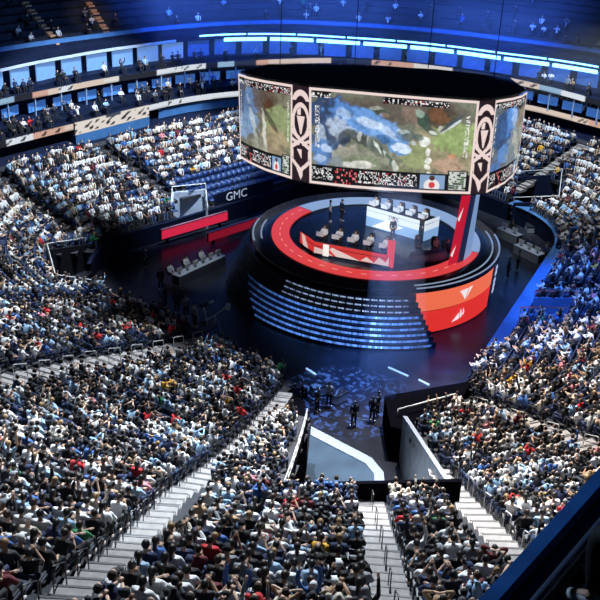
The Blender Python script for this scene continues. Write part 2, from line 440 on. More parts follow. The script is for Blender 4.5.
    for sx in (-1, 1):
        mb = MB(); p0, k, an, to = J['leg'][sx]; mb.tube([an+Vector((0, -.05, -.045)), an+Vector((0, .03, -.035)), to, to+Vector((0, .05, -.008))], [(.035, .035), (.045, .045), (.044, .032), (.022, .018)], 8); shoe.append(mb.mesh('shoe', shoem, True))
    hs = []
    mb = MB(); mb.ball(hd+Vector((0, -.016, .022)), (.094, .106, .112), 14, 8, 1.62); mb.tiltx(0, hd, .50); hs.append(mb.mesh('hair', hairm['black'], True))                       # short
    mb = MB(); mb.ball(hd+Vector((0, -.016, .022)), (.096, .108, .114), 14, 8, 1.62); mb.tiltx(0, hd, .50); mb.tube([hd+Vector((0, -.075, .03)), hd+Vector((0, -.10, -.10)), hd+Vector((0, -.105, -.24))], [(.085, .04), (.095, .045), (.07, .02)], 10); hs.append(mb.mesh('hair', hairm['black'], True))   # long
    mb = MB(); mb.ball(hd+Vector((0, -.015, .035)), (.098, .112, .105), 14, 7, 1.6); mb.box(hd+Vector((0, .13, .04)), (.14, .09, .014)); hs.append(mb.mesh('cap', clothm['black'], True))   # cap
    return dict(body=body, shirt=shirt, shirt2=shirt2, trousers=tr, shoes=shoe, hair=hs)

KINDS = ['lap', 'raised', 'clapping', 'leaning', 'one_up', 'crossed', 'phone', 'reclined']
KW = np.array([.44, .025, .06, .24, .025, .14, .05, .02]); KW = KW/KW.sum()
POSETXT = dict(lap='hands in lap', raised='both arms raised', clapping='hands together', leaning='leaning forward', one_up='right arm raised', crossed='arms folded', phone='hands up at the chin', reclined='hands behind head', standing='standing')
FINE = {k: fine_figure(k) for k in KINDS+['standing']}
LOD = [lod_figure(k) for k in KINDS]

def person(kind, pos, yaw, shirt, label, group=None, tone=0, hair='black', style=0, trouser='black', scale=1., cat='person', longs=True):
    F = FINE[kind]
    o = link('person', F['body']); tag(o, label, cat, group)
    o.location = pos; o.rotation_euler = (0, 0, yaw); o.scale = (scale,)*3
    def setm(ob, m, i=0): ob.material_slots[i].link = 'OBJECT'; ob.material_slots[i].material = m
    setm(o, skinm[tone])
    s = link('shirt', F['shirt2' if longs else 'shirt'], o); setm(s, clothm[shirt])
    t = link('trousers', F['trousers'], o); setm(t, denim if trouser == 'denim' else clothm[trouser])
    for sm in F['shoes']: link('shoe', sm, o)
    hm = F['hair'][style]; h = link('cap' if style == 2 else 'hair', hm, o); setm(h, clothm[hair] if style == 2 else hairm[hair])
    return o

# ------------------------------------------------------------------ seats
def seat_meshes():
    a = MB(); a.box((0, .06, .43), (.46, .44, .06)); a.box((0, .27, .425), (.44, .04, .04)); a.box((0, -.14, .45), (.42, .05, .09), 0, .3)
    b = MB()
    b.loft([[(x, -.20-.10*t-.03*(1-(x/.235)**2)+o, .42+.46*t) for x in (-.235, -.12, 0, .12, .235)] for t, o in ((0, 0), (.5, 0), (1, 0), (1.03, .03), (1, .055), (.5, .055), (0, .055), (0, 0))])
    c = MB(); c.box((0, .0, .62), (.045, .34, .035)); c.box((0, -.13, .32), (.04, .06, .6)); c.box((0, -.10, .015), (.07, .22, .03))
    return a.mesh('seat_pan', seatm), b.mesh('backrest', seatm, True), c.mesh('armrest', nearblack)
SEAT = seat_meshes()
def seat(pos, yaw, label, group):
    o = thing('arena_seat', pos, label, 'seat', group, yaw)
    link('seat_pan', SEAT[0], o); link('backrest', SEAT[1], o)
    for sx in (-1, 1): link('armrest', SEAT[2], o, (sx*.255, 0, 0))
    return o
def lod_seat():
    mb = MB(); mb.box((0, .06, .43), (.46, .44, .07)); mb.box((0, -.24, .66), (.48, .07, .48), 0, .2)
    return np.array(mb.v), {4: np.array([f for f in mb.f])}
LSEAT = lod_seat()

# ------------------------------------------------------------------ split the nearest 300 from the mass
inframe = (px > 2) & (px < 598) & (py < 604) & (py > 0)
railside = (py > 600-1.06*(px-470)+2)            # hidden behind the balcony in the lower right corner
order = np.argsort(pw)
fineset = []; fineseat = []
for j in order:
    if not inframe[j] or railside[j]: continue
    if places[j]['occ'] and len(fineset) < 300: fineset.append(j)
    if len(fineseat) < 300: fineseat.append(j)
AN = dict(central='central stairs', diagonal='long diagonal stairs', right='right-hand stairs', corner='corner stairs', left='far-left stairs', end='end', notch='tunnel', pit='pit', drape='platform')
def secname(p):
    a, b = p['sec']
    if 'central' in (a, b): return 'left of the central stairs' if b == 'central' else 'right of the central stairs'
    if 'diagonal' in (a, b): return 'left of the diagonal stairs' if b == 'diagonal' else 'right of the diagonal stairs'
    return 'in the right corner stand'
FIRST = {}
for p in places: FIRST[secname(p)] = min(FIRST.get(secname(p), 99), p['row'])
def where(p):
    base = FIRST[secname(p)]
    return 'row %d, seat %d %s of %s' % (p['row']-base+1, p['k'], p['side'], AN.get(p['anchor'], p['anchor']))
fineset = set(fineset); fineseat_s = set(fineseat)
hairc = ['black']*6+['dark']*3+['brown']*2+['blond']
crowdV, crowdP, crowdC = [], {3: [], 4: [], 5: [], 6: [], 7: [], 8: []}, []
nv = 0
def add_lod(pos, yaw, scale, k, shirt, tr, sk, hr, longs=True):
    global nv
    V, Tn, pid = LOD[k]
    c, s_ = math.cos(yaw), math.sin(yaw); Rm = np.array([[c, s_, 0], [-s_, c, 0], [0, 0, 1]])
    crowdV.append(V*scale@Rm+np.array(pos)); crowdC.append(np.array([shirt, sk, tr, hr, shirt if longs else sk])[pid])
    for q, a in Tn.items(): crowdP[q].append(a+nv)
    nv += len(V)
for j, p in enumerate(places):
    if not p['occ']: continue
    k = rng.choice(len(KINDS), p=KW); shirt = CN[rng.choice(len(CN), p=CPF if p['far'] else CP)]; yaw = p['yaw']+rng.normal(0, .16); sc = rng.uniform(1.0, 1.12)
    tone = int(rng.choice(4, p=[.5, .3, .13, .07])); hc = hairc[rng.integers(len(hairc))]; style = int(rng.choice(3, p=[.6, .28, .12]))
    trn = ['black', 'charcoal', 'denim', 'denim', 'black', 'navy'][rng.integers(6)]
    pos = (p['pos'][0], p['pos'][1], p['pos'][2]); longs = rng.random() < .6
    if j in fineset:
        hw = ', wearing a cap' if style == 2 else (', long hair' if style == 1 else '')
        kk = KINDS[k]
        person(kk, pos, yaw, shirt, '%s-shirted person, %s, %s' % (shirt.replace('lightblue', 'light-blue'), POSETXT[kk], where(p)), 'seated spectators '+secname(p), tone, (['black', 'black', 'white', 'navy', 'charcoal', 'grey'][rng.integers(6)] if style == 2 else hc), style, trn, sc, longs=longs)
    else:
        tc = (.035, .06, .13) if trn == 'denim' else CLOTH[trn]
        hcol = HAIR[hc] if style != 2 else CLOTH[['black', 'black', 'white', 'navy', 'charcoal', 'grey'][rng.integers(6)]]
        add_lod(pos, yaw, sc, k, CLOTH[shirt], tc, SKINRGB[tone], hcol, longs)

# ------------------------------------------------------------------ upper tiers (polar curves round the stage)
CTR = np.array([4., 72.])
def polar(points):
    P = np.array(points)-CTR; th = np.unwrap(np.arctan2(P[:, 1], P[:, 0])); r_ = np.hypot(*P.T); o = np.argsort(th)
    return th[o], r_[o]
TH = np.linspace(R(-14), R(196), 211)
def curve(points, off=0.):
    th, r_ = polar(points); rr = np.interp(TH, th, r_)
    k = np.ones(7)/7; rr = np.convolve(np.pad(rr, 3, 'edge'), k, 'valid')+off
    return np.c_[CTR[0]+rr*np.cos(TH), CTR[1]+rr*np.sin(TH)]
RIB1 = [(38, 74), (33, 87), (30, 91.3), (27, 94.4), (24.2, 96.9), (21.4, 99.4), (16, 101.4), (10, 102.2), (4, 102.2), (-2, 101.4), (-6, 100.2), (-9.5, 98.4), (-12.1, 96.4), (-14.9, 93.2), (-18.2, 89.3), (-20, 87.2), (-22.7, 84.1), (-24.9, 81.4), (-28, 76), (-31, 68)]
RIB2 = [(37, 72), (33, 84.5), (30, 88.8), (26.1, 93.1), (21.7, 97.9), (15.2, 102.3), (8.9, 104.4), (2, 104.8), (-4, 102.9), (-10.6, 100.2), (-14.8, 96.4), (-18.9, 92.9), (-22.4, 88.9), (-25.7, 85.3), (-29, 80), (-32, 70)]
LED = [(40, 76), (33, 89.5), (29, 94), (24.5, 97.1), (17.9, 99.8), (8.7, 103), (2.8, 103.6), (-2.1, 104), (-7.9, 102.8), (-11.6, 101), (-15.9, 97.5), (-21.3, 92.3), (-25.8, 86.6), (-30, 80), (-33, 70)]
PAR = [(42, 76), (35, 90), (31, 95), (25.5, 98.5), (18.5, 101.5), (8.7, 104.5), (2.8, 105), (-2.1, 105), (-7, 103.5), (-11.5, 101.2), (-19.1, 95.4), (-22.9, 92), (-26.4, 88.6), (-31, 81), (-34, 71)]
R1, R2, LD, PR = curve(RIB1), curve(RIB2), curve(LED), curve(PAR)
def off(Cv, d):
    v = Cv-CTR; return Cv+v/np.hypot(*v.T)[:, None]*d
def z3(Cv, z): return [(x, y, z) for x, y in Cv]
def S(name, rows, m):
    mb = MB(); mb.loft(rows); return tag(mb.build(name, m), kind='structure')
back1 = off(np.where(np.hypot(*(R2-CTR).T)[:, None] > np.hypot(*(R1-CTR).T)[:, None], R2, R1), 2.0)
back2 = off(np.where(np.hypot(*(LD-CTR).T)[:, None] > np.hypot(*(R2-CTR).T)[:, None], LD, R2), 1.2)
bowl_top = np.array([b+n_*FARMAX for b, n_ in zip(BXY, BN)])
th, r_ = polar(bowl_top[(BS >= 2.9) | (BS <= 1.1)]); rt = np.interp(TH, th, r_); BT = np.c_[CTR[0]+rt*np.cos(TH), CTR[1]+rt*np.sin(TH)]
S('wall_concourse', [z3(off(BT, -.2), 4.4), z3(off(R1, .9), 4.9), z3(off(R1, .9), 6.0), z3(off(R1, .05), 6.0)], navy)
S('floor_lower_suites', [z3(off(R1, .05), 6.45), z3(off(R1, 1.0), 6.45), z3(off(R1, 1.0), 6.75), z3(back1, 6.75)], navy)
S('wall_lower_suites', [z3(back1, 6.3), z3(back1, 8.7), z3(off(R2, .05), 8.7)], navy)
S('floor_upper_suites', [z3(off(R2, .05), 8.9), z3(off(R2, .9), 8.9), z3(off(R2, .9), 9.2), z3(back2, 9.2)], navy)
S('wall_upper_suites', [z3(back2, 8.8), z3(back2, 11.1), z3(LD, 11.1), z3(LD, 10.85)], navy)
S('trim_upper_edge', [z3(LD, 11.15), z3(off(LD, .02), 11.6), z3(off(PR, -.1), 11.8), z3(off(PR, -.1), 12.1)], navy)
S('trim_upper_parapet', [z3(off(PR, -.12), 12.1), z3(off(PR, -.12), 12.45), z3(off(PR, .15), 12.45), z3(off(PR, .15), 12.0)], bluewall)
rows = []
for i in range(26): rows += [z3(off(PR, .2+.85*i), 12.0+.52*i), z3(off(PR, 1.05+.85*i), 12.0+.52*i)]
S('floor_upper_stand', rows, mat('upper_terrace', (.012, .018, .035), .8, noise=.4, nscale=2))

# ribbon boards: LED panels with patterned segments
def painted_strip(name, Cv, z0, z1, colf, emat, parent=None, nz=4, i0=0, i1=None, thick=.12):
    i1 = len(Cv) if i1 is None else i1
    seg = Cv[i0:i1]; L = np.concatenate([[0], np.cumsum(np.hypot(*np.diff(seg, axis=0).T))]); n = max(4, int(L[-1]/.14))
    s = np.linspace(0, L[-1], n); P = np.c_[np.interp(s, L, seg[:, 0]), np.interp(s, L, seg[:, 1])]
    V = []; cols = []
    zz = list(np.linspace(z0, z1, nz))
    for z in zz:
        for q, (x, y) in enumerate(P): V.append((x, y, z)); cols.append(colf(s[q], L[-1], (z-z0)/(z1-z0)))
    v = P-CTR; Pb = P+v/np.hypot(*v.T)[:, None]*thick
    for z in (z1, z0):
        for x, y in Pb: V.append((x, y, z)); cols.append((0, 0, 0))
    F = []
    for r_ in range(nz+1):
        for q in range(n-1): a = r_*n+q; F.append((a+1, a, a+n, a+n+1))
    me = bpy.data.meshes.new(name); me.from_pydata(V, [], F); me.materials.append(emat); me.update(); setcol(me, cols)
    return link(name, me, parent)
led_em = attr_mat('led_board', 1.0, .4, base=False)
PAL = [lin(225, 205, 190), lin(40, 45, 60), lin(214, 170, 150), lin(225, 232, 240), lin(18, 20, 28), lin(150, 185, 215), lin(230, 225, 220)]
def ribbon_col(seed, sc=1.):
    g = np.random.default_rng(seed); brk = np.cumsum(g.uniform(1.0, 3.6, 60)); ci = g.choice(len(PAL), 61, p=[.22, .12, .15, .2, .1, .13, .08]); ph = g.uniform(0, 6, 61); kind = g.integers(0, 3, 61)
    def f(s, L, t):
        q = int(np.searchsorted(brk, s)); c = np.array(PAL[ci[q]])
        if kind[q] == 0 and .2 < t < .85:
            if math.sin(s*4.2+ph[q]+t*3)+math.sin(s*9+t*7) > .75: c = np.array(PAL[4])
        if kind[q] == 1 and t < .3: c = c*.5
        return tuple(c*sc)
    return f
def arclen(Cv): return np.concatenate([[0], np.cumsum(np.hypot(*np.diff(Cv, axis=0).T))])
def idx_at(Cv, pt): return int(np.argmin(np.hypot(*(Cv-np.array(pt)).T)))
t = thing('ribbon_board', (*R1[105], 6.0), 'lower LED ribbon board with cream and black patterned segments around the far stand', 'ribbon board')
o = painted_strip('screen', R1, 5.98, 6.5, ribbon_col(3, .9), led_em); o.parent = t; o.matrix_parent_inverse = Matrix.Translation(-Vector(t.location))
t = thing('ribbon_board', (*R2[105], 8.4), 'upper LED ribbon board with cream segments hanging between the two suite levels', 'ribbon board')
o = painted_strip('screen', R2, 8.42, 8.92, ribbon_col(11, .9), led_em); o.parent = t; o.matrix_parent_inverse = Matrix.Translation(-Vector(t.location))
# tall patterned block of the lower ribbon and the blue wall under it
i0, i1 = idx_at(R1, (-14.7, 93.4)), idx_at(R1, (-20.1, 87.1))
def blockcol(s, L, t):
    c = np.array(lin(222, 214, 205))
    if .12 < t < .9 and math.sin(s*3.1+1.3*math.sin(t*9))+math.sin(s*7.3+t*11)*.9 > .7: c = np.array(lin(30, 32, 40))
    if t > .8 and 3.2 < s < 5: c = np.array(lin(60, 70, 85))
    return tuple(c)
t = tag(painted_strip('video_board', off(R1, -.25), 5.55, 6.62, blockcol, led_em, None, 14, min(i0, i1), max(i0, i1)+1, .2), 'tall cream LED board with black pattern above the left far stand', 'video board')
mb = MB(); seg = off(R1, -.28)[min(i0, i1):max(i0, i1)+1]; mb.loft([z3(seg, 4.7), z3(seg, 5.5), z3(off(seg, .5), 5.5), z3(off(seg, .5), 4.7)]); tag(mb.build('wall_left_fascia', bluewall), kind='structure')
seg = off(R1, .3)[min(i0, i1)-22:min(i0, i1)-2]; mb = MB(); mb.loft([z3(seg, 4.9), z3(seg, 5.75), z3(off(seg, .5), 5.75)]); tag(mb.build('wall_middle_fascia', bluewall), kind='structure')

# suites: columns, half walls, blue wall panels whose lit look is emission
suite_glow = mat('suite_glow_panel', (.10, .2, .4), .25, emit=lin(120, 165, 225), es=.62, noise=.1, nscale=2)  # blue light on the suite walls, put in as emission
suite_soft = mat('suite_wall_glow', (.07, .2, .45), .5, emit=lin(58, 104, 178), es=.7, noise=.1, nscale=2)  # emission stands in for the blue wash on the half walls
suite_glow_dim = mat('suite_glow_panel_dim', (.05, .12, .3), .25, emit=lin(52, 92, 176), es=.35, noise=.2, nscale=2)  # weaker copy of the wall glow, for panels past the left side
colm = mat('suite_column', (.25, .36, .5), .5, noise=.1)
def along(Cv, step, start=0.):
    L = arclen(Cv); s = np.arange(start, L[-1], step); x = np.interp(s, L, Cv[:, 0]); y = np.interp(s, L, Cv[:, 1])
    v = np.c_[x, y]-CTR; return list(zip(x, y, np.arctan2(v[:, 1], v[:, 0])))
def onview(x, y, z):
    a, b, w = in_view((x, y, z)); return -130 < a < 740 and -60 < b < 660
nth = ['first', 'second', 'third', 'fourth', 'fifth', 'sixth', 'seventh', 'eighth', 'ninth', 'tenth', '11th', '12th', '13th', '14th', '15th', '16th', '17th', '18th', '19th', '20th', '21st', '22nd', '23rd', '24th', '25th', '26th', '27th', '28th', '29th', '30th', '31st', '32nd', '33rd', '34th', '35th', '36th', '37th', '38th', '39th', '40th']
def lr(items): return sorted(items, key=lambda q: in_view((q[0], q[1], 8))[0])
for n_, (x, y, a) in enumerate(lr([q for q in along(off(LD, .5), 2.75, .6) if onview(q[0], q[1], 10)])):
    mb = MB(); mb.box((0, 0, .0), (.12, 2.15, 1.5)); o = mb.build('suite_glow_panel', suite_glow if x < -11 else suite_glow_dim); o.location = (x, y, 10.0); o.rotation_euler = (0, 0, a)
    tag(o, ('bright' if x < -11 else 'dim')+' blue suite wall panel with built-in glow, %s from the left in the upper suite level' % nth[n_], 'suite window', 'upper suite wall panels')
for n_, (x, y, a) in enumerate(lr([q for q in along(off(R2, .25), 2.7, .3) if onview(q[0], q[1], 8)])):
    mb = MB(); mb.box((0, 0, 0), (.12, .12, 1.9)); o = mb.build('suite_column', colm); o.location = (x, y, 7.5); o.rotation_euler = (0, 0, a)
    tag(o, 'slim pale suite column, %s from the left below the upper ribbon' % nth[n_], 'column', 'columns between the lower suites')
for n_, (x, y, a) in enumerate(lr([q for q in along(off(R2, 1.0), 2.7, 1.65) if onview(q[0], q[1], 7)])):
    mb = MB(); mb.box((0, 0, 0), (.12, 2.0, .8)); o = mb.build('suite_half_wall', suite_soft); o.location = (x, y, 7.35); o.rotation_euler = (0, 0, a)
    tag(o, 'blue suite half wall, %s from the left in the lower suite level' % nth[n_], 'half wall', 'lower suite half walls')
# double blue LED line along the upper deck edge
led_blue = mat('led_blue', (.02, .05, .1), .4, emit=(.13, .40, 1.0), es=6.5)
def led_line(Cv, z, h, seglen, gap, name, label, i0, i1):
    seg = Cv[i0:i1]; L = arclen(seg); s = 0.; k = 0
    items = []
    while s+seglen < L[-1]:
        q = np.linspace(s, s+seglen-gap, 10); P = np.c_[np.interp(q, L, seg[:, 0]), np.interp(q, L, seg[:, 1])]
        items.append(P); s += seglen
    items.sort(key=lambda P: in_view((*P[5], z))[0])
    for k, P in enumerate(items):
        mb = MB(); Q = off(P, .08); mb.loft([z3(P, z), z3(P, z+h), z3(Q, z+h), z3(Q, z), z3(P, z)]); o = mb.build(name, led_blue)
        tag(o, label % nth[k], 'LED light', 'blue LED tubes of the upper deck edge')
ia, ib = idx_at(LD, (-13.2, 100.2)), idx_at(LD, (26.5, 96))
led_line(off(LD, -.06), 10.62, .34, 4.6, .35, 'led_tube', 'thick blue LED tube, %s from the left in the lower line', min(ia, ib), max(ia, ib))
led_line(off(LD, -.02), 11.2, .15, 4.9, .2, 'led_tube', 'thin blue LED tube, %s from the left in the upper line', min(ia, ib), max(ia, ib))
S('trim_rail_left', [z3(off(LD[max(ia, ib):], -.05), 10.9), z3(off(LD[max(ia, ib):], -.05), 11.15), z3(off(LD[max(ia, ib):], .2), 11.15)], palewall)
# wooden rails of the upper stair aisles
woodm = mat('upper_stair', (.62, .36, .20), .7, noise=.2, nscale=6)
for lab, (x, y), a in (('left', (-22.2, 92.6), R(139)), ('second', (-18.4, 96.3), R(128)), ('right', (26.3, 98.6), R(46))):
    mb = MB()
    for k in range(9): mb.box((.85*k+.42, 0, .52*k+.0), (.85, .62, .14)); mb.box((.85*k+.62, 0, .52*k+.2), (.42, .62, .14))
    o = mb.build('upper_stair', woodm); o.location = (x, y, 12.05); o.rotation_euler = (0, 0, a)
    tag(o, dict(left='tan stair flight, leftmost in the dark upper stand', second='tan stair flight, second from left in the dark upper stand', right='tan stair flight at the right of the dark upper stand')[lab], 'stairs')

# sparse people in suites and upper stand (part of the mass of the crowd)
def scatter(Cv, z, step, prob, dep=0.):
    for x, y, a in along(Cv, step, .2):
        if rng.random() > prob or not onview(x, y, z): continue
        sh = CN[rng.choice(len(CN), p=CP)]
        add_lod((x, y, z), a+PI/2, 1., int(rng.choice(len(KINDS), p=KW)), CLOTH[sh], CLOTH['black'], SKINRGB[int(rng.choice(4, p=[.5, .3, .13, .07]))], HAIR['black'])
scatter(off(R1, .55), 6.45, .62, .62); scatter(off(R1, 1.5), 6.75, .62, .5); scatter(off(R2, .5), 8.9, .62, .4)
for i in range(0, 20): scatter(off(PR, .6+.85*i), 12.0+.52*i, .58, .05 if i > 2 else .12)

# crowd mass
V = np.concatenate(crowdV); cols = np.concatenate(crowdC)
me = big_mesh('crowd', V, [np.concatenate(a) for a in crowdP.values() if a], cols, True)
me.materials.append(attr_mat('crowd_cloth', 0, .8))
tag(link('crowd', me), 'the mass of seated spectators filling the stands beyond the nearest rows', 'crowd', kind='stuff')
# seat mass
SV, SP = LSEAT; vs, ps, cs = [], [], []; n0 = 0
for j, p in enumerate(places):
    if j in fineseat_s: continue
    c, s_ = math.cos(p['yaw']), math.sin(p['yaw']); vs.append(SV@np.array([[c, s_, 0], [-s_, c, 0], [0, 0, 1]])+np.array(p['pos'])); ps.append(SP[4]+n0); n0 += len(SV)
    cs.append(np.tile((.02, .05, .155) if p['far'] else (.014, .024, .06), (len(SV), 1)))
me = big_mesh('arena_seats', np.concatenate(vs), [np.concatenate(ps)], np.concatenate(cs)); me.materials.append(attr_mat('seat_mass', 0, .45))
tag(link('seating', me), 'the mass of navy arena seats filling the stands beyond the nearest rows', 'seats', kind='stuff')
for j in fineseat:
    p = places[j]; seat(p['pos'], p['yaw'], 'navy arena seat, %s' % where(p), 'arena seats '+secname(p))
import bmesh
#PART2
# ------------------------------------------------------------------ stair aisles with handrails
def sd(P):
    d = np.hypot(*(BXY-np.array(P)).T); j = int(d.argmin()); return float((np.array(P)-BXY[j])@BN[j])
def aisle_points(k):
    ln = np.array(AISLES[k]); out = []
    L = np.concatenate([[0], np.cumsum(np.hypot(*np.diff(ln, axis=0).T))]); s = np.arange(0, L[-1], .08)
    P = np.c_[np.interp(s, L, ln[:, 0]), np.interp(s, L, ln[:, 1])]; D = np.array([sd(q) for q in P]); lim = FARMAX if 'far' in k or k == 'side_left' else NEARMAX
    blk = np.zeros(len(P), bool)
    for pl in (NOTCH, DRAPE, PIT): blk |= in_poly(P, pl)
    for i in range(int((lim-1)/ROW)):
        d = .7+ROW*i
        if d < D.min()-.3 or d > D.max(): continue
        j = int(np.abs(D-d).argmin()); q = P[j]
        if blk[j]: continue
        t = P[min(j+4, len(P)-1)]-P[max(j-4, 0)]; t = t/np.hypot(*t)
        if not onview(q[0], q[1], ZB(d)): continue
        out.append((i, q, t, ZB(d), ZB(d+ROW)))
    return out
RAILN = dict(left='far-left stairs', diagonal='long diagonal stairs', central='central stairs', right='right-hand stairs', corner='corner stairs')
def rail_mesh(name, pts, r_=.028, m=railk):
    mb = MB(); mb.tube(pts, r_, 6); return mb
for k in AISLES:
    pts = aisle_points(k); mb = MB(); w = 2*AW[k]+.1
    for i, q, t, z, zn in pts:
        a = math.atan2(t[1], t[0])-PI/2
        c = q+t*0; mb.box((c[0], c[1], z-.08), (w, .99, .22), a); c = q+t*.37; mb.box((c[0], c[1], (z+(zn-z)*.5)-.08), (w, .40, .24), a)
    tag(mb.build('floor_stairs_'+k, stairm), kind='structure')
    mb = MB()
    for i, q, t, z, zn in pts:
        a = math.atan2(t[1], t[0])-PI/2; e = q-t*.47; mb.box((e[0], e[1], z+.032), (w, .07, .02), a); e = q+t*.18; mb.box((e[0], e[1], z+(zn-z)*.5+.042), (w, .05, .02), a)
    tag(mb.build('trim_nosing_'+k, railk), kind='structure')
    if k == 'right':
        L_ = [q+np.array([-t[1], t[0]])*.60 for i, q, t, z, zn in pts]; Zt = [z for i, q, t, z, zn in pts]; mb = MB()
        for dx, z_lo, z_hi in ((0, -.4, .42),): mb.loft([[(p[0], p[1], z+z_lo) for p, z in zip(L_, Zt)], [(p[0], p[1], z+z_hi) for p, z in zip(L_, Zt)], [(p[0]+.14, p[1], z+z_hi) for p, z in zip(L_, Zt)], [(p[0]+.14, p[1], z+z_lo) for p, z in zip(L_, Zt)]])
        tag(mb.build('wall_stairs_right', railk), kind='structure')
    if k not in RAILN: continue
    step = {'diagonal': 2, 'central': 3, 'right': 3, 'left': 2, 'corner': 3}[k]; n = 0
    for q_ in range(0, len(pts)-1, step):
        i, q, t, z, zn = pts[q_]; i2, q2, t2, z2, zn2 = pts[min(q_+1, len(pts)-1)]
        if i2 != i+1: continue
        side = np.array([-t[1], t[0]]); sw = {'diagonal': -.30, 'central': 0., 'right': .55, 'left': .05, 'corner': .0}[k]
        a = q+side*sw; b = q2+side*sw; m = railw if k in ('left', 'corner', 'right') else railk; n += 1
        h = .95 if k != 'corner' else .8
        mb = MB(); mb.tube([(a[0], a[1], z), (a[0], a[1], z+h-.06), (a[0]+t[0]*.06, a[1]+t[1]*.06, z+h), (b[0]-t[0]*.06, b[1]-t[1]*.06, z2+h), (b[0], b[1], z2+h-.06), (b[0], b[1], z2)], .019 if k in ('central', 'diagonal') else .024, 6)
        if k in ('left', 'corner'): mb.tube([(a[0], a[1], z+h*.5), (b[0], b[1], z2+h*.5)], .024, 6)
        o = mb.build('handrail', m, smooth=True); tag(o, '%s handrail loop on the %s, %s up from the floor end' % ('white' if m is railw else 'dark', RAILN[k], nth[n-1]), 'handrail', 'handrails of the '+RAILN[k])

# ------------------------------------------------------------------ tunnel notch at the near corner
def wall_line(name, a, b, z0a, z0b, z1a, z1b, th, m, kind='structure'):
    a = np.array(a); b = np.array(b); t = (b-a)/np.hypot(*(b-a)); n_ = np.array([-t[1], t[0]])*th/2
    mb = MB(); mb.prism([tuple(a-n_), tuple(b-n_), tuple(b+n_), tuple(a+n_)], [z0a, z0b, z0b, z0a], [z1a, z1b, z1b, z1a])
    return tag(mb.build(name, m), kind=kind)
def bz(p): return ZB(max(0, sd(p)))
LA, LB_ = (.65, 47.6), (-.3, 34.2); RA, RB_ = (6.0, 48.6), (6.75, 35.2)
wall_line('wall_tunnel_left', LA, LB_, 0, 0, bz(LA)+.1, bz(LB_)+.15, .2, black)
wall_line('wall_tunnel_right', RA, RB_, 0, 0, bz(RA)+.4, bz(RB_)+.4, .2, greywall)
wall_line('trim_tunnel_coping', RA, RB_, bz(RA)+.4, bz(RB_)+.4, bz(RA)+.5, bz(RB_)+.5, .22, mat('coping', (.3, .33, .38), .5, noise=.1))
wall_line('wall_tunnel_back', (-.35, 34.15), (6.85, 34.95), 0, 0, 8.75, 8.75, .2, black)
mb = MB(); n = 9
for i in range(n+1):
    p = np.array(LA)+(np.array(LB_)-np.array(LA))*i/n; z = bz(p)+.1; mb.tube([(p[0]-.0, p[1], z), (p[0], p[1], z+.75)], .025, 5)
a, b = np.array(LA), np.array(LB_)
for h in (.4, .75): mb.tube([(a[0], a[1], bz(a)+.1+h), *[(*(a+(b-a)*q), bz(a+(b-a)*q)+.1+h) for q in (.25, .5, .75)], (b[0], b[1], bz(b)+.1+h)], .03, 6)
tag(mb.build('guard_rail', railw, smooth=True), 'pale guard rail along the left edge of the tunnel opening', 'railing')
# walk-on ramp with its pale edge
t = thing('walkway_platform', (2.6, 47.5, 0), 'grey-blue angular platform with pale edge in the tunnel opening', 'platform')
RP = [(.95, 51.2), (4.35, 48.3), (4.95, 47.0), (4.95, 42.5), (.55, 42.5)]
mb = MB(); mb.prism([(x-2.6, y-47.5) for x, y in RP], 0, .3); mb.build('deck', mat('platform_deck', (.045, .075, .115), .3, noise=.25, nscale=.8), t)
mb = MB(); e = [(x-2.6, y-47.5) for x, y in RP[:4]]; ins = [(.95-2.6, 50.3-47.5), (4.0-2.6, 47.75-47.5), (4.42-2.6, 46.8-47.5), (4.42-2.6, 42.5-47.5)]
for i in range(3): mb.prism([e[i], e[i+1], ins[i+1], ins[i]], .3, .35)
mb.build('edge_strip', mat('platform_edge', (.30, .37, .48), .5, noise=.1), t)
# black draped camera platform on the right of the tunnel
mb = MB(); mb.prism([(5.3, 49.0), (6.2, 48.7), (9.4, 51.4), (10.4, 54.3), (5.15, 52.2)], 0, 2.0); o = mb.build('camera_platform', black); tag(o, 'black draped camera platform beside the tunnel on the floor edge', 'platform')
mb = MB(); mb.tube([(5.75, 50.0, 2.5), (7.5, 51.0, 2.5), (9.2, 51.95, 2.5)], .05, 6)
for p in ((5.75, 50.0), (7.5, 51.0), (9.2, 51.95)): mb.tube([(*p, 2.0), (*p, 2.5)], .03, 6)
tag(mb.build('guard_rail', railw, smooth=True), 'lit pale rail along the top of the black camera platform', 'railing')
# left pit in black drape
mb = MB(); mb.prism([(.55, 51.4), (.55, 47.7), (-.85, 48.3), (-.45, 52.4)], 0, 1.9); tag(mb.build('draped_block', black), 'black draped block at the foot of the long diagonal stairs', 'drape')

# vomitories
def vom(key, m, rail, label, skip):
    pl = np.array(BLOCKS[key]); mb = MB(); cen = pl.mean(0)
    for i in range(4):
        if i == skip: continue
        a, b = pl[i], pl[(i+1) % 4]; t_ = (b-a)/np.hypot(*(b-a)); n_ = np.array([-t_[1], t_[0]])*.09
        za, zb = bz(a)+.45, bz(b)+.45; mb.prism([tuple(a-n_), tuple(b-n_), tuple(b+n_), tuple(a+n_)], [0]*4, [za, zb, zb, za])
    tag(mb.build('wall_entry', m), kind='structure')
    mb = MB(); pts = []
    for i in range(4):
        j = (skip+1+i) % 4; p = pl[j]; pts.append((p[0], p[1], bz(p)+.95)); mb.tube([(p[0], p[1], bz(p)+.4), (p[0], p[1], bz(p)+.95)], .03, 5)
    mb.tube(pts, .045, 6); tag(mb.build('guard_rail', rail, smooth=True), label, 'railing')
vom('vom_left', nearblack, railw, 'pale rail round the dark entry gap in the left stand', 3)
vom('vom_right', navy, railw, 'pale rail round the dark entry gap in the far right corner', 0)
vom('vom_far', palewall, railw, 'rail round the pale walled entry above the red boards', 1)
vom('vom_side', bluewall, chrome, 'steel rail round the blue entry in the right stand', 3)

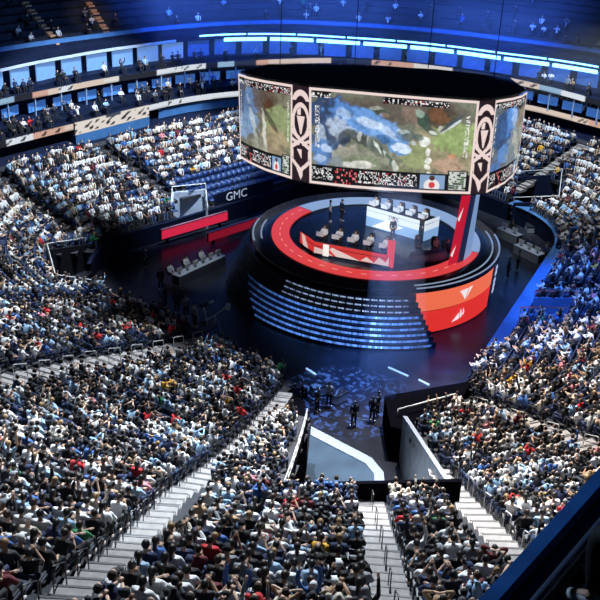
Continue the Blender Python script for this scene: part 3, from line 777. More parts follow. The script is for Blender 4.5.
# blue walkway along the right side
sel = (BS > 2.12) & (BS < 3.2)
P0, Nn = BXY[sel], BN[sel]
mb = MB(); rows = [[(x, y, z) for x, y in P0+Nn*o] for z, o in ((1.55, -.05), (1.62, -.05), (1.72, .9), (1.72, 1.05), (1.5, 1.05))]; mb.loft(rows); tag(mb.build('floor_walkway', bluewall), kind='structure')

# red LED boards at the far left edge
led_red = mat('led_red', (.05, .01, .015), .4, emit=lin(205, 38, 70), es=1.0, noise=.2)
def fboard(a, b, z0, z1, m, name, label, cat):
    a = np.array(a); b = np.array(b); c = (a+b)/2; L = np.hypot(*(b-a)); an = math.atan2(*(b-a)[::-1])
    o = thing(name, (c[0], c[1], 0), label, cat, rot=an)
    mb = MB(); mb.box((0, 0, (z0+z1)/2), (L, .18, z1-z0)); mb.box((-L*.4, .1, z0/2), (.1, .3, z0)); mb.box((L*.4, .1, z0/2), (.1, .3, z0)); mb.build('housing', nearblack, o)
    mb = MB(); mb.box((0, -.1, (z0+z1)/2), (L-.06, .02, z1-z0-.08)); mb.build('screen', m, o)
    mb = MB(); mb.box((0, 0, z1+.03), (L, .2, .05)); mb.build('top_edge', mat('board_edge', (.4, .2, .25), .4), o)
    return o
fboard((-11.3, 76.9), (-6.4, 81.6), .5, 1.3, led_red, 'perimeter_board', 'red lit perimeter board at the far left floor edge', 'board')
fboard((-7.6, 77.2), (-2.9, 82.0), .35, 1.1, mat('led_dark_red', (.05, .01, .015), .4, emit=lin(125, 18, 38), es=1.0, noise=.3), 'perimeter_board', 'darker red board standing nearer the stage at the far left', 'board')
def text(body, size, m, parent=None, name='lettering'):
    c = bpy.data.curves.new('t', 'FONT'); c.body = body; c.size = size; c.extrude = .01; c.align_x = 'CENTER'; c.align_y = 'CENTER'
    o = bpy.data.objects.new('t', c); C.objects.link(o); dg = bpy.context.evaluated_depsgraph_get(); me = bpy.data.meshes.new_from_object(o.evaluated_get(dg))
    bpy.data.objects.remove(o); me.materials.clear(); me.materials.append(m); ob = bpy.data.objects.new(name, me); C.objects.link(ob); ob.parent = parent
    return ob
whitelit = mat('lit_white', (.6, .6, .6), .5, emit=(.55, .7, 1.), es=.32)
o = thing('banner', (-4.9, 83.9, 0), 'navy banner with white letters above the red boards', 'banner', rot=R(43))
mb = MB(); mb.box((0, .35, 2.0), (6.4, .1, 1.2)); mb.build('cloth', navy, o)
tx = text('GMC', 1.05, whitelit, o); tx.location = (-.9, .27, 2.05); tx.rotation_euler = (R(90), 0, 0)

# ------------------------------------------------------------------ stage
SX, SY, SZ, SR = 5.4, 72.2, 3.6, 9.2
st = thing('stage', (SX, SY, 0), 'round stage with red and pale blue light ring and blue LED skirt', 'stage')
def arc(r_, a0, a1, z, n=60): return [(r_*math.cos(a0+(a1-a0)*i/n), r_*math.sin(a0+(a1-a0)*i/n), z) for i in range(n+1)]
mb = MB(); mb.loft([arc(8.9, 0, 2*PI, 0, 96), arc(8.95, 0, 2*PI, SZ-.35, 96), arc(SR+.02, 0, 2*PI, SZ-.3, 96), arc(SR+.02, 0, 2*PI, SZ, 96), arc(7.76, 0, 2*PI, SZ+.02, 96), arc(6.3, 0, 2*PI, SZ+.02, 96)]); mb.build('platform', mat('stage_black', (.010, .011, .016), .25, noise=.3), st, True)
mb = MB(); mb.loft([arc(6.36, 0, 2*PI, SZ-.04, 96), arc(.001, 0, 2*PI, SZ-.04, 96)]); mb.build('deck', mat('stage_deck', (.02, .035, .07), .22, noise=.5, nscale=.35), st)
ring_red = mat('ring_red', (.1, .01, .01), .4, emit=lin(232, 70, 72), es=.85, noise=.15, nscale=3)
ring_pale = mat('ring_pale', (.1, .12, .15), .4, emit=lin(150, 180, 222), es=.8, noise=.1, nscale=3)
aR0, aR1 = R(139), R(341)
mb = MB(); mb.loft([arc(7.74, aR0, aR1, SZ+.03, 90), arc(7.74, aR0, aR1, SZ+.1, 90), arc(6.42, aR0, aR1, SZ+.1, 90), arc(6.42, aR0, aR1, SZ, 90)]); mb.build('light_ring', ring_red, st)['label'] = 'red part of the light ring'
mb = MB(); mb.loft([arc(7.74, aR1+.01, aR0+2*PI-.01, SZ+.03, 70), arc(7.74, aR1+.01, aR0+2*PI-.01, SZ+.1, 70), arc(6.42, aR1+.01, aR0+2*PI-.01, SZ+.1, 70), arc(6.42, aR1+.01, aR0+2*PI-.01, SZ, 70)]); mb.build('light_ring', ring_pale, st)['label'] = 'pale blue part of the light ring'
markm = mat('ring_mark', (.3, .2, .2), .4, emit=lin(250, 170, 165), es=.9)
for k in range(24):
    a = aR0+(aR1-aR0)*(k+.5)/24; mb = MB(); mb.box((7.12*math.cos(a), 7.12*math.sin(a), SZ+.105), (.06, .42, .012), a); mb.build('ring_mark', markm, st)
edge = mat('stage_edge_light', (.2, .22, .25), .35, emit=lin(165, 185, 215), es=.55)
for r_, z, a0, a1 in ((SR-.06, SZ+.03, R(-75), R(8)), (SR-.55, SZ+.03, R(-75), R(12)), (SR-.1, SZ+.03, R(165), R(192)), (SR-.7, SZ+.03, R(165), R(190))):
    mb = MB(); mb.loft([arc(r_+.05, a0, a1, z-.03, 40), arc(r_+.05, a0, a1, z+.03, 40), arc(r_-.05, a0, a1, z+.03, 40), arc(r_-.05, a0, a1, z-.03, 40)]); mb.build('edge_light', edge, st)
# curved screen on the right front
aL, aRt = R(-75), R(-25)
def cyl(a, z): rr = 9.02+.16*z/SZ; return (rr*math.cos(a), rr*math.sin(a), z)
def panel(z0, z1, m, lab):
    mb = MB(); A = [aL+(aRt-aL)*i/30 for i in range(31)]
    mb.loft([[cyl(a, z0) for a in A], [cyl(a, z1) for a in A], [tuple(np.array(cyl(a, z1))*np.array((.985, .985, 1))) for a in A]]); o = mb.build('screen_panel', m, st); o['label'] = lab
panel(1.82, SZ-.36, mat('screen_orange', (.1, .03, .02), .4, emit=lin(242, 112, 78), es=.95, noise=.06, nscale=1.5), 'orange upper screen band')
panel(.08, 1.70, mat('screen_red', (.1, .02, .02), .4, emit=lin(226, 50, 46), es=.95, noise=.06, nscale=1.5), 'red lower screen band')
def decal(poly, a0, zc, sc, m, nm):
    mb = MB(); n = len(poly); vs = []
    for x, y in poly:
        q = np.array(cyl(a0+x*sc/9.1, zc+y*sc)); vs.append(tuple(q*np.array((1.006, 1.006, 1))))
    mb.add(vs, [tuple(range(n))]); mb.build(nm, m, st)
logo = mat('logo_white', (.6, .6, .6), .5, emit=lin(245, 235, 230), es=.9)
for pl in ([(-1.0, .55), (.30, .62), (.02, -.75), (-.5, -.05)], [(.42, .62), (1.05, .72), (.22, -.6)]): decal(pl, R(-49), 2.52, .62, logo, 'emblem')
for pl in ([(-1.05, -.6), (-.1, .35), (-.02, -.42)], [(.05, -.35), (.02, .75), (.32, .1), (.30, -.3)], [(.40, -.2), (.42, .75), (.62, .35), (.62, -.05)]): decal(pl, R(-51), .92, .68, logo, 'emblem')
# white lettering on the dark end of the screen
for z in (2.9, 2.5, 1.9, 1.5, 1.1):
    mb = MB(); a = R(-20.5); q = cyl(a, z); mb.box((q[0]*1.01, q[1]*1.01, z), (.06, .42, .26), a, .25); mb.build('end_light', mat('end_light', (.3, .3, .35), .4, emit=lin(190, 205, 235), es=.8), st)
# stepped skirt with rows of blue LEDs
a0, a1 = R(150), R(283.5); NS = 9
mb = MB(); prof = []
for k in range(NS+1):
    z = SZ-.4-(SZ-.55)*k/NS; r_ = 9.35+1.75*k/NS
    a1k = R(283.5+.75*k); prof += [arc(r_, a0, a1k, z, 70)] if k == 0 else [arc(r_, a0, a1k, z+(SZ-.55)/NS, 70), arc(r_, a0, a1k, z, 70)]
prof.append(arc(11.1, a0, R(290), 0, 70)); mb.loft(prof)
mb.build('skirt', mat('skirt_black', (.008, .010, .02), .4, noise=.3), st)
led_step = attr_mat('led_step', 1.0, .4, base=False)
g = np.random.default_rng(5)
for k in range(NS):
    z = SZ-.4-(SZ-.55)*(k+.62)/NS; r_ = 9.35+1.75*(k+1)/NS+.015; V, F, cols = [], [], []
    dots = k < 3
    n = 150 if dots else 110
    lo, hi = (R(228), R(281)) if dots else (R(196+3*k), R(282.5+.75*k))
    for q in range(n):
        b0 = lo+(hi-lo)*q/n; b1 = lo+(hi-lo)*(q+(.45 if dots else .9))/n; b = len(V); hh = .055 if dots else .085
        if dots and (q % 9) in (7, 8): continue
        for aa in (b0, b1):
            for zz in (z-hh, z+hh): V.append((r_*math.cos(aa), r_*math.sin(aa), zz))
        F.append((b, b+2, b+3, b+1)); deg = math.degrees(b0)
        br = (.16+.9*math.exp(-((deg-268)/16)**2)+.5*math.exp(-((deg-240)/13)**2))*g.uniform(.35, 1.15)
        if not dots and 266 < deg < 270.5: br *= 1.9
        if deg < 214: br *= .55*max(.15, (deg-194)/20)
        c = np.array((.10, .26, .85))*br*1.9 if not dots else np.array((.45, .62, 1.0))*br*2.2
        if br > 1.1: c = c+np.array((.22, .28, .1))*(br-1.1)
        cols += [tuple(c)]*4
    me = bpy.data.meshes.new('led_strip'); me.from_pydata(V, [], F); me.materials.append(led_step); me.update(); setcol(me, cols); link('led_strip', me, st)
# tall leaning banner wall on the ring
t = thing('leaning_banner', (SX+5.2, SY-4.4, SZ+.1), 'tall leaning red and pale banner wall on the right of the ring', 'banner')
def lean(m, name, a, b, z1, dx, dy, lab, sh=.0):
    mb = MB(); mb.loft([[(a[0], a[1], 0), (a[0]+dx, a[1]+dy, z1)], [(b[0], b[1], 0), (b[0]+dx+sh, b[1]+dy, z1)], [(b[0]+.1, b[1]+.25, 0), (b[0]+dx+.1+sh, b[1]+dy+.25, z1)], [(a[0]+.1, a[1]+.25, 0), (a[0]+dx+.1, a[1]+dy+.25, z1)]], True); o = mb.build(name, m, t); o['label'] = lab
lean(mat('banner_red', (.1, .01, .02), .4, emit=lin(190, 28, 52), es=.9, noise=.25, nscale=1.2), 'banner_face', (-.35, -.6), (.35, -.15), 5.2, .5, .5, 'red face')
lean(mat('banner_dark', (.02, .03, .06), .3, emit=lin(28, 36, 66), es=.8), 'banner_face', (.36, -.14), (.85, .35), 5.2, .5, .5, 'dark face')
lean(mat('banner_pale', (.1, .12, .15), .4, emit=lin(128, 160, 205), es=.8, noise=.3, nscale=1.0), 'banner_face', (.86, .36), (1.5, 1.5), 5.2, .42, .3, 'pale blue face', -.25)
mb = MB()
for z, h in ((3.4, .8), (.8, .7)):
    mb = MB(); mb.add([(-.30+x*.55+.5*q/5.2-.02, -.62+x*.4+.5*q/5.2-.06, q) for x, q in ((.0, z), (.55, z+h), (.3, z-.2))], [(0, 1, 2)]); mb.build('emblem', logo, t)

# desks, monitors, players
def desk(name, pts, z1, label, cols, inward, top=.75):
    cx, cy = np.mean([p[0] for p in pts]), np.mean([p[1] for p in pts]); o = thing(name, (cx, cy, SZ), label, 'desk')
    for i in range(len(pts)-1):
        a, b = np.array(pts[i])-(cx, cy), np.array(pts[i+1])-(cx, cy)
        tt = (b-a)/np.hypot(*(b-a)); n_ = np.array([-tt[1], tt[0]])
        for (za, zb, m, lab) in cols:
            mb = MB(); mb.prism([tuple(a), tuple(b), tuple(b+n_*.08), tuple(a+n_*.08)], za, zb); q = mb.build('front_panel', m, o)
            q['label'] = lab
    a, b = np.array(pts[0])-(cx, cy), np.array(pts[-1])-(cx, cy)
    mb = MB(); P_ = [tuple(np.array(p)-(cx, cy)) for p in pts]; mb.prism(P_+[tuple(np.array(p)+np.array(inward)*.8) for p in P_[::-1]], z1-.30, z1-.24); mb.build('table_top', nearblack, o)
    return o
d_red = mat('desk_red', (.1, .02, .02), .4, emit=lin(214, 55, 52), es=.8, noise=.2, nscale=1)
d_cream = mat('desk_cream', (.2, .18, .17), .4, emit=lin(232, 205, 200), es=.75, noise=.15, nscale=1.5)
d_white = mat('desk_white', (.2, .22, .25), .4, emit=lin(222, 234, 246), es=.85)
d_blue = mat('desk_blue', (.1, .15, .2), .4, emit=lin(140, 182, 232), es=.8, noise=.08)
dk1 = desk('gaming_desk', [(-.2, 70.1), (.85, 68.35), (6.1, 66.5)], .95, 'long red and cream player desk at the front of the stage', [(.0, .14, nearblack, 'black foot'), (.14, .95, d_red, 'red front')], (.35, .94))
mb = MB()
def onfront(a, b, poly, off_=.03):
    a = np.array(a); b = np.array(b); tt = (b-a)/np.hypot(*(b-a)); n_ = np.array([tt[1], -tt[0]])*off_; L = np.hypot(*(b-a))
    return [(*(a+tt*L*u+n_), z) for u, z in poly]
o1 = np.array([(-.2+.85+6.1)/3, (70.1+68.35+66.5)/3])
fa, fb = np.array((.85, 68.35))-o1, np.array((6.1, 66.5))-o1
for A_, B_, pl in ((fa, fb, [(.0, .14), (.26, .14), (.12, .5), (.0, .62)]), (fa, fb, [(.30, .14), (.62, .16), (.24, .78), (.20, .6)]), (fa, fb, [(.62, .2), (.70, .55), (.80, .22), (.86, .7), (.95, .4), (.99, .9), (.99, .14)]), (np.array((-.2, 70.1))-o1, fa, [(.25, .14), (.62, .14), (.35, .95), (.12, .95)])):
    mb = MB(); mb.add(onfront(A_, B_, pl), [tuple(range(len(pl)))]); mb.build('emblem', d_cream, dk1)['label'] = 'cream shard'
mb = MB(); mb.add(onfront(fa, fb, [(.12, .05), (.20, .05), (.20, .95), (.12, .95)], .06), [(0, 1, 2, 3)]); mb.build('crest', mat('crest_white', (.3, .3, .3), .4, emit=lin(240, 235, 230), es=.9), dk1)
mb = MB(); mb.box((6.15-o1[0], 66.75-o1[1], 1.0), (.14, .5, 2.0), R(70)); mb.build('end_panel', ring_red, dk1)
dk2 = desk('gaming_desk', [(4.75, 74.2), (8.5, 71.75)], 1.55, 'white over pale blue player desk at the back of the stage', [(0, .75, d_blue, 'pale blue lower front'), (.78, 1.55, d_white, 'white upper front')], (.5, .86))
dk3 = desk('gaming_desk', [(8.95, 71.6), (10.1, 72.75)], 1.55, 'short angled white end desk right of the long pale one', [(0, .75, d_blue, 'pale blue lower front'), (.78, 1.55, d_white, 'white upper front')], (-.5, .86))
mb = MB(); ca = np.array((4.75, 74.2))-np.array((6.625, 72.975)); cb = -ca
tx = text('DRX', .42, mat('ink_grey', (.12, .12, .14), .6), dk2); tx.location = (.15, -.30+.09-.0, 1.17); tx.rotation_euler = (R(90), 0, math.atan2(-2.45, 3.75)); tx.location = (.10-.055*.0-.02, -.065-.03, 1.17)
mb.add([(*p, .035-.04) for p in ((-1.6, .1), (-.1, -.95), (1.25, -1.55), (.1, -.55))], [(0, 1, 2, 3)]); 
pm = MB(); pm.add(onfront(ca, cb, [(.12, .08), (.50, .08), (.72, .62), (.40, .86)], .02), [(0, 1, 2, 3)]); pm.build('emblem', mat('emblem_white', (.3, .3, .3), .4, emit=lin(236, 238, 236), es=.85), dk2)
chairm = mat('chair_fabric', (.02, .02, .025), .6)
def gchair(x, y, yaw, label, rise=0.):
    o = thing('gaming_chair', (x, y, SZ+rise), label, 'chair', 'player chairs', yaw)
    mb = MB(); mb.box((0, .05, .44), (.5, .48, .09)); mb.build('seat', chairm, o)
    mb = MB(); mb.loft([[(w_*.5*q, -.22-.12*t_, .5+.75*t_) for q in (-1, -.5, .5, 1)] for t_, w_ in ((0, .42), (.5, .5), (.9, .42), (1, .26))]+[[(w_*.5*q, -.31-.12*t_, .5+.75*t_) for q in (-1, -.5, .5, 1)] for t_, w_ in ((1, .26), (.9, .42), (.5, .5), (0, .42))]); mb.build('backrest', chairm, o)
    mb = MB(); mb.tube([(0, 0, .05), (0, 0, .42)], .035, 8)
    for k in range(5): mb.tube([(0, 0, .08), (.3*math.cos(k*1.257), .3*math.sin(k*1.257), .03)], .025, 5)
    mb.build('base', nearblack, o)
scrm = mat('monitor_screen', (.1, .1, .1), .3, emit=lin(150, 170, 200), es=.6); monw = mat('monitor_white', (.65, .65, .66), .5, noise=.08)
def monitor(x, y, z, yaw, label, grp):
    o = thing('monitor', (x, y, z), label, 'monitor', grp, yaw)
    mb = MB(); mb.box((0, 0, .33), (.56, .05, .34)); mb.build('casing', monw, o)
    mb = MB(); mb.box((0, .03, .33), (.52, .012, .30)); mb.build('screen', scrm, o)
    mb = MB(); mb.box((0, -.02, .08), (.06, .04, .17)); mb.box((0, 0, .008), (.24, .18, .016)); mb.build('stand', nearblack, o)
def team(a, b, n, faceang, ztop, deskname, shirt, backd, rise=0.):
    a = np.array(a); b = np.array(b); f = np.array((math.cos(faceang), math.sin(faceang)))
    for k in range(n):
        q = a+(b-a)*k/(n-1); yaw = faceang-PI/2; who = ['leftmost', 'second from left', 'middle', 'second from right', 'rightmost'][k] if n == 5 else nth[k]
        gchair(q[0], q[1], yaw, 'black player chair, %s behind the %s' % (who, deskname), rise)
        person('clapping' if k % 2 else 'lap', (q[0], q[1], SZ+rise), yaw, shirt, 'player in %s jersey, %s behind the %s' % (shirt, who, deskname), 'players behind the '+deskname, 0, 'black', 0, 'black', 1.)
        m_ = q+f*backd; monitor(m_[0], m_[1], SZ+ztop, faceang+PI/2, 'white-backed monitor, %s on the %s' % (who, deskname), 'monitors on the '+deskname)
team((1.55, 70.55), (6.0, 68.95), 5, R(-110), .71, 'red desk', 'white', .98)
team((5.45, 75.1), (9.0, 72.9), 5, R(-123), 1.31, 'pale blue desk', 'white', .55, .7)
mb = MB(); mb.prism([(4.85, 74.35), (8.55, 71.95), (10.1, 73.1), (9.2, 74.6), (6.2, 76.4)], SZ, SZ+.7); tag(mb.build('stage_riser', nearblack), 'black riser under the players behind the pale blue desk', 'riser')
# blue lit coaches' area and mic figure between the desks
person('standing', (6.6, 71.6, SZ), R(200), 'black', 'standing person in black in front of the pale blue desk', None, 0, 'black', 0, 'black', 1.)
t = thing('trophy_table', (9.0, 68.5, SZ), 'low table draped in blue cloth at the right front of the stage', 'table', rot=R(20))
mb = MB(); mb.loft([[(1.5*math.cos(a)*s_, .62*math.sin(a)*s_, z) for a in np.linspace(0, 2*PI, 25)[:-1]] for s_, z in ((1.05, 0), (1.0, .3), (.95, .55), (.85, .62), (.01, .64))], True); mb.build('cloth', mat('blue_cloth', (.10, .16, .30), .25, noise=.4, nscale=1.5), t, True)
for k, (x, y) in enumerate(((8.3, 69.4), (9.6, 69.3), (10.4, 69.0), (2.0, 74.6), (2.9, 74.9))):
    person('lap' if k < 3 else 'standing', (x, y, SZ), R(180+30*k), 'white' if k % 2 else 'navy', ['seated crew in navy left behind the blue draped table', 'seated crew in white behind the blue draped table', 'seated crew in navy at the right end of the blue draped table', 'crew in white standing at back left of the stage, left one', 'crew in navy standing at back left of the stage, right one'][k], None, 0, 'black', 0, 'black')
    if k < 3: gchair(x, y, R(180+30*k), ['black chair, left behind the blue draped table', 'black chair, middle behind the blue draped table', 'black chair, right behind the blue draped table'][k])

# ------------------------------------------------------------------ centre-hung scoreboard
BOT = [(-4.6, 70.0), (-3.9, 68.9), (-2.7, 67.5), (-.9, 66.1), (.3, 65.5), (2.9, 64.95), (5.6, 64.7), (8.2, 64.62), (10.8, 64.7), (11.9, 65.05), (13.4, 67.0), (14.3, 68.8), (14.8, 70.3)]
TOP = [(-4.75, 69.0), (-4.0, 68.2), (-2.9, 67.5), (-1.1, 66.7), (.0, 66.3), (2.6, 65.9), (5.15, 65.45), (7.9, 65.05), (10.7, 64.75), (11.8, 65.1), (13.0, 65.9), (13.7, 66.6), (14.2, 67.5)]
ZB0, ZT0 = 10.0, 16.2
t = thing('scoreboard', (5, 69, ZB0), 'huge curved centre-hung video scoreboard showing a game over the stage', 'scoreboard')
OF = np.array((5, 69, ZB0))
def vnoise(x, y, seed):
    g_ = np.random.default_rng(seed); T = g_.random((64, 64)); xi = np.floor(x).astype(int); yi = np.floor(y).astype(int); fx = x-xi; fy = y-yi; fx = fx*fx*(3-2*fx); fy = fy*fy*(3-2*fy)
    A = T[xi % 64, yi % 64]; B_ = T[(xi+1) % 64, yi % 64]; Cc = T[xi % 64, (yi+1) % 64]; D = T[(xi+1) % 64, (yi+1) % 64]
    return (A*(1-fx)+B_*fx)*(1-fy)+(Cc*(1-fx)+D*fx)*fy
def paint(u, v, blobs, base, seed, asp):
    col = np.tile(np.array(lin(*base)), (len(u), 1)); n1 = vnoise(u*10*asp, v*10, seed); n2 = vnoise(u*26*asp, v*26, seed+1)
    for (bu, bv, ru, rv, rot, c, k) in blobs:
        du = (u-bu)*asp; dv = v-bv; cr, sr = math.cos(rot), math.sin(rot); x = (du*cr+dv*sr)/(ru*asp); y = (-du*sr+dv*cr)/rv
        w = np.clip((1.08-(x*x+y*y)**.5+.55*(n1-.5)+.45*(n2-.5))/.26, 0, 1)*k; col = col*(1-w[:, None])+np.array(lin(*c))*w[:, None]
    n3 = vnoise(u*60*asp, v*60, seed+2); return col*(.46+.34*n1+.42*n2+.36*n3)[:, None]
MAIN = [(.5, .15, .5, .16, 0, (92, 82, 76), .8), (.68, .20, .14, .10, .1, (132, 112, 100), .8), (.80, .55, .26, .34, 0, (156, 148, 118), .9), (.88, .40, .12, .22, -.5, (142, 164, 104), .9), (.66, .62, .10, .16, .2, (146, 158, 112), .85), (.60, .84, .1, .1, 0, (136, 140, 100), .7), (.86, .72, .11, .12, 0, (186, 154, 132), .8), (.88, .60, .03, .03, 0, (206, 140, 110), .7),
        (.78, .17, .11, .13, 0, (70, 62, 52), .9), (.77, .16, .07, .09, .2, (108, 74, 50), .9), (.69, .22, .04, .08, .2, (54, 78, 66), .9), (.67, .15, .03, .04, 0, (150, 176, 160), .7), (.72, .31, .07, .04, .6, (62, 84, 72), .9), (.75, .35, .03, .02, .3, (216, 222, 214), .8), (.80, .31, .02, .04, 0, (206, 208, 200), .7), (.86, .24, .09, .025, -.7, (66, 76, 82), .9), (.87, .26, .07, .012, -.7, (200, 210, 214), .8), (.42, .17, .08, .05, .2, (70, 84, 70), .8), (.45, .20, .04, .03, 0, (150, 130, 110), .8), (.40, .13, .05, .03, 0, (190, 196, 180), .6),
        (.10, .25, .16, .22, .2, (44, 66, 104), .95), (.13, .48, .14, .18, 0, (62, 82, 116), .9), (.24, .26, .15, .17, .35, (84, 128, 192), .97), (.37, .30, .17, .14, .30, (100, 146, 206), .97), (.47, .40, .13, .13, .5, (120, 162, 216), .95), (.54, .50, .09, .10, .6, (92, 138, 198), .92), (.21, .22, .06, .05, .2, (176, 202, 234), .7), (.36, .30, .08, .05, .2, (196, 212, 234), .75), (.48, .38, .07, .04, .6, (190, 210, 234), .7), (.58, .55, .07, .05, .2, (210, 224, 240), .8), (.45, .47, .05, .05, .4, (52, 98, 150), .85), (.60, .40, .05, .07, 0, (86, 100, 102), .8), (.57, .36, .04, .03, 0, (186, 200, 202), .7),
        (.17, .40, .06, .16, -.5, (178, 192, 210), .75), (.24, .42, .07, .05, .3, (166, 182, 200), .7), (.21, .50, .05, .07, 0, (40, 54, 72), .85), (.06, .46, .03, .10, -.3, (182, 198, 218), .6), (.07, .66, .08, .13, 0, (84, 126, 184), .9), (.10, .62, .04, .04, .4, (190, 208, 232), .7), (.05, .74, .04, .04, 0, (170, 192, 226), .7), (.14, .70, .03, .05, 0, (60, 90, 140), .7),
        (.32, .49, .12, .06, .35, (70, 76, 74), .9), (.30, .46, .015, .06, .1, (204, 208, 202), .7), (.36, .50, .013, .06, -.1, (196, 202, 196), .7), (.40, .54, .05, .10, -.6, (96, 106, 100), .85), (.42, .56, .012, .09, -.6, (210, 218, 210), .8), (.46, .62, .012, .10, -.6, (44, 60, 54), .9), (.48, .66, .012, .10, -.6, (206, 220, 212), .8), (.50, .70, .015, .10, -.6, (56, 86, 70), .9), (.53, .76, .02, .07, -.3, (210, 214, 206), .75),
        (.22, .66, .10, .10, -.4, (172, 166, 152), .8), (.30, .72, .17, .13, 0, (146, 146, 132), .9), (.31, .74, .13, .085, 0, (116, 128, 102), .85), (.29, .77, .09, .045, 0, (214, 214, 206), .85), (.16, .76, .04, .07, 0, (128, 140, 150), .7),
        (.70, .46, .035, .05, 0, (226, 230, 226), .85), (.73, .58, .02, .05, 0, (232, 234, 226), .85), (.735, .66, .022, .04, .3, (240, 240, 234), .85), (.73, .74, .02, .03, 0, (230, 230, 222), .85), (.735, .81, .018, .025, 0, (236, 236, 230), .85), (.66, .42, .03, .04, 0, (74, 92, 90), .8), (.64, .48, .02, .03, 0, (200, 214, 216), .8)]
LEFTB = [(.25, .3, .22, .3, .5, (96, 126, 170), .95), (.2, .55, .2, .25, .9, (120, 150, 186), .9), (.32, .5, .05, .3, -.3, (196, 206, 206), .6), (.55, .2, .25, .16, 0, (92, 78, 66), .9), (.62, .25, .1, .1, 0, (84, 54, 36), .9), (.80, .5, .25, .3, 0, (138, 150, 106), .9), (.72, .7, .25, .2, 0, (160, 142, 116), .8), (.55, .6, .04, .3, -.1, (222, 226, 214), .7), (.66, .42, .04, .14, -.7, (64, 62, 50), .8), (.40, .75, .2, .1, 0, (140, 140, 124), .8), (.05, .15, .1, .3, 0, (60, 74, 104), .8)]
RIGHTB = [(.45, .3, .26, .25, 0, (92, 142, 214), .95), (.55, .25, .1, .14, 0, (164, 194, 232), .8), (.2, .35, .16, .3, 0, (54, 82, 126), .9), (.5, .5, .2, .16, .4, (60, 80, 120), .8), (.3, .62, .16, .12, .5, (98, 140, 200), .8), (.65, .55, .25, .3, .3, (128, 140, 146), .8), (.72, .62, .1, .25, -.5, (176, 176, 160), .7), (.8, .2, .16, .25, 0, (140, 122, 100), .85), (.75, .08, .2, .06, 0, (40, 40, 44), .9), (.12, .8, .12, .16, 0, (80, 120, 180), .8), (.85, .5, .1, .2, 0, (150, 150, 130), .7)]
WHT, DRK, RD, CRM = lin(230, 230, 230), lin(10, 10, 14), lin(200, 50, 55), lin(232, 212, 206)
def hud(u, v, col, nx, seed, main):
    g_ = np.random.default_rng(seed); cell = g_.random((400, 60))
    def glyph(m_, ku, kv, th, colr, red=0.):
        a = np.floor(u*ku).astype(int) % 400; b = np.floor(v*kv).astype(int) % 60; on = m_ & (cell[a, b] > th) & ((v*kv) % 1 > .25)
        col[on] = colr
        if red: col[on & (cell[(a+7) % 400, b] > 1-red)] = RD
    top = (v < .075) & (u > .44) & (u < .84) if main else (v < .09) & (u > .15)
    col[top] = DRK; glyph(top & (v > .015), nx*.5, 60, .62, WHT, .15); tl = (v < .065) & (u < .12); col[tl] = DRK; glyph(tl & (v > .02), nx*.5, 60, .55, WHT)
    side = ((u > .022) & (u < .05) & (v > .16) & (v < .62)) | ((u > .945) & (u < .972) & (v > .14) & (v < .62)); glyph(side, nx*.5, 60, .5, WHT)
    if main: bot = v > .81
    else: bot = v > .80
    col[bot] = DRK
    glyph(bot & (v > .835) & (v < .97) & (u < .14), nx*.5, 52, .58, WHT); glyph(bot & (v > .835) & (v < .97) & (u > .30) & (u < .67), nx*.45, 54, .55, WHT, .10)
    cm = bot & (u > .15) & (u < .29) & (v > .83); glyph(cm, nx*.3, 34, .72, lin(214, 120, 120), .3)
    cam_ = bot & (u > .69) & (u < .845) & (v > .825) & (v < .985); col[cam_] = lin(130, 160, 196)
    d_ = ((u-.765)/.05)**2+((v-.95)/.08)**2 < 1; col[cam_ & d_] = lin(228, 222, 222); col[cam_ & (((u-.765)/.02)**2+((v-.94)/.035)**2 < 1)] = lin(205, 60, 66); col[cam_ & (((u-.765)/.018)**2+((v-.86)/.03)**2 < 1)] = lin(70, 54, 48)
    mp = (u > .86) & (u < .985) & (v > .765); col[mp] = DRK; mi = (u > .868) & (u < .978) & (v > .78) & (v < .985); col[mi] = lin(200, 206, 200); glyph(mi, nx*.26, 40, .55, lin(40, 46, 44)); glyph(mi, nx*.3, 44, .86, lin(110, 140, 100))
    return col
scr_em = attr_mat('led_screen', 1.05, .35, base=False)
def rail_curve(P, s):
    P = np.array(P); L = np.concatenate([[0], np.cumsum(np.hypot(*np.diff(P, axis=0).T))])/1.; L = L/L[-1]; return np.c_[np.interp(s, L, P[:, 0]), np.interp(s, L, P[:, 1])]
def screen(name, i0, i1, colf, n, m_, label, zpad=0.):
    s = np.linspace(0, 1, n); tp = rail_curve(TOP[i0:i1+1], s); bt = rail_curve(BOT[i0:i1+1], s); V = []; uu, vv = [], []
    for r_ in range(m_):
        v = r_/(m_-1); P = tp*(1-v)+bt*v; z = ZT0*(1-v)+ZB0*v
        for q in range(n): V.append(tuple(np.array((P[q][0], P[q][1], z))-OF)); uu.append(s[q]); vv.append(v)
    F = [(a*n+q, (a+1)*n+q, (a+1)*n+q+1, a*n+q+1) for a in range(m_-1) for q in range(n-1)]
    uu = np.array(uu); vv = np.array(vv); col = colf(uu, vv)
    me = bpy.data.meshes.new(name); me.from_pydata(V, [], F); me.materials.append(scr_em); me.update(); setcol(me, np.clip(col, 0, 1)); o = link(name, me, t); o['label'] = label
    return o
def framed(blobs, base, seed, asp, nx, main, bu, bv):
    def f(u, v):
        uu = (u-bu)/(1-2*bu); vv = (v-bv)/(1-2*bv); inn = (uu > 0) & (uu < 1) & (vv > 0) & (vv < 1)
        c = paint(np.clip(uu, 0, .999), np.clip(vv, 0, .999), blobs, base, seed, asp); c = hud(uu, vv, c, nx, seed, main); c[~inn] = CRM; return c
    return f
screen('video_screen', 4, 8, framed(MAIN, (122, 126, 108), 3, 1.7, 330, True, .013, .03), 360, 200, 'main front screen with blue and green game picture')
screen('video_screen', 0, 3, framed(LEFTB, (118, 116, 100), 9, .8, 170, False, .025, .03), 160, 200, 'left screen with game picture')
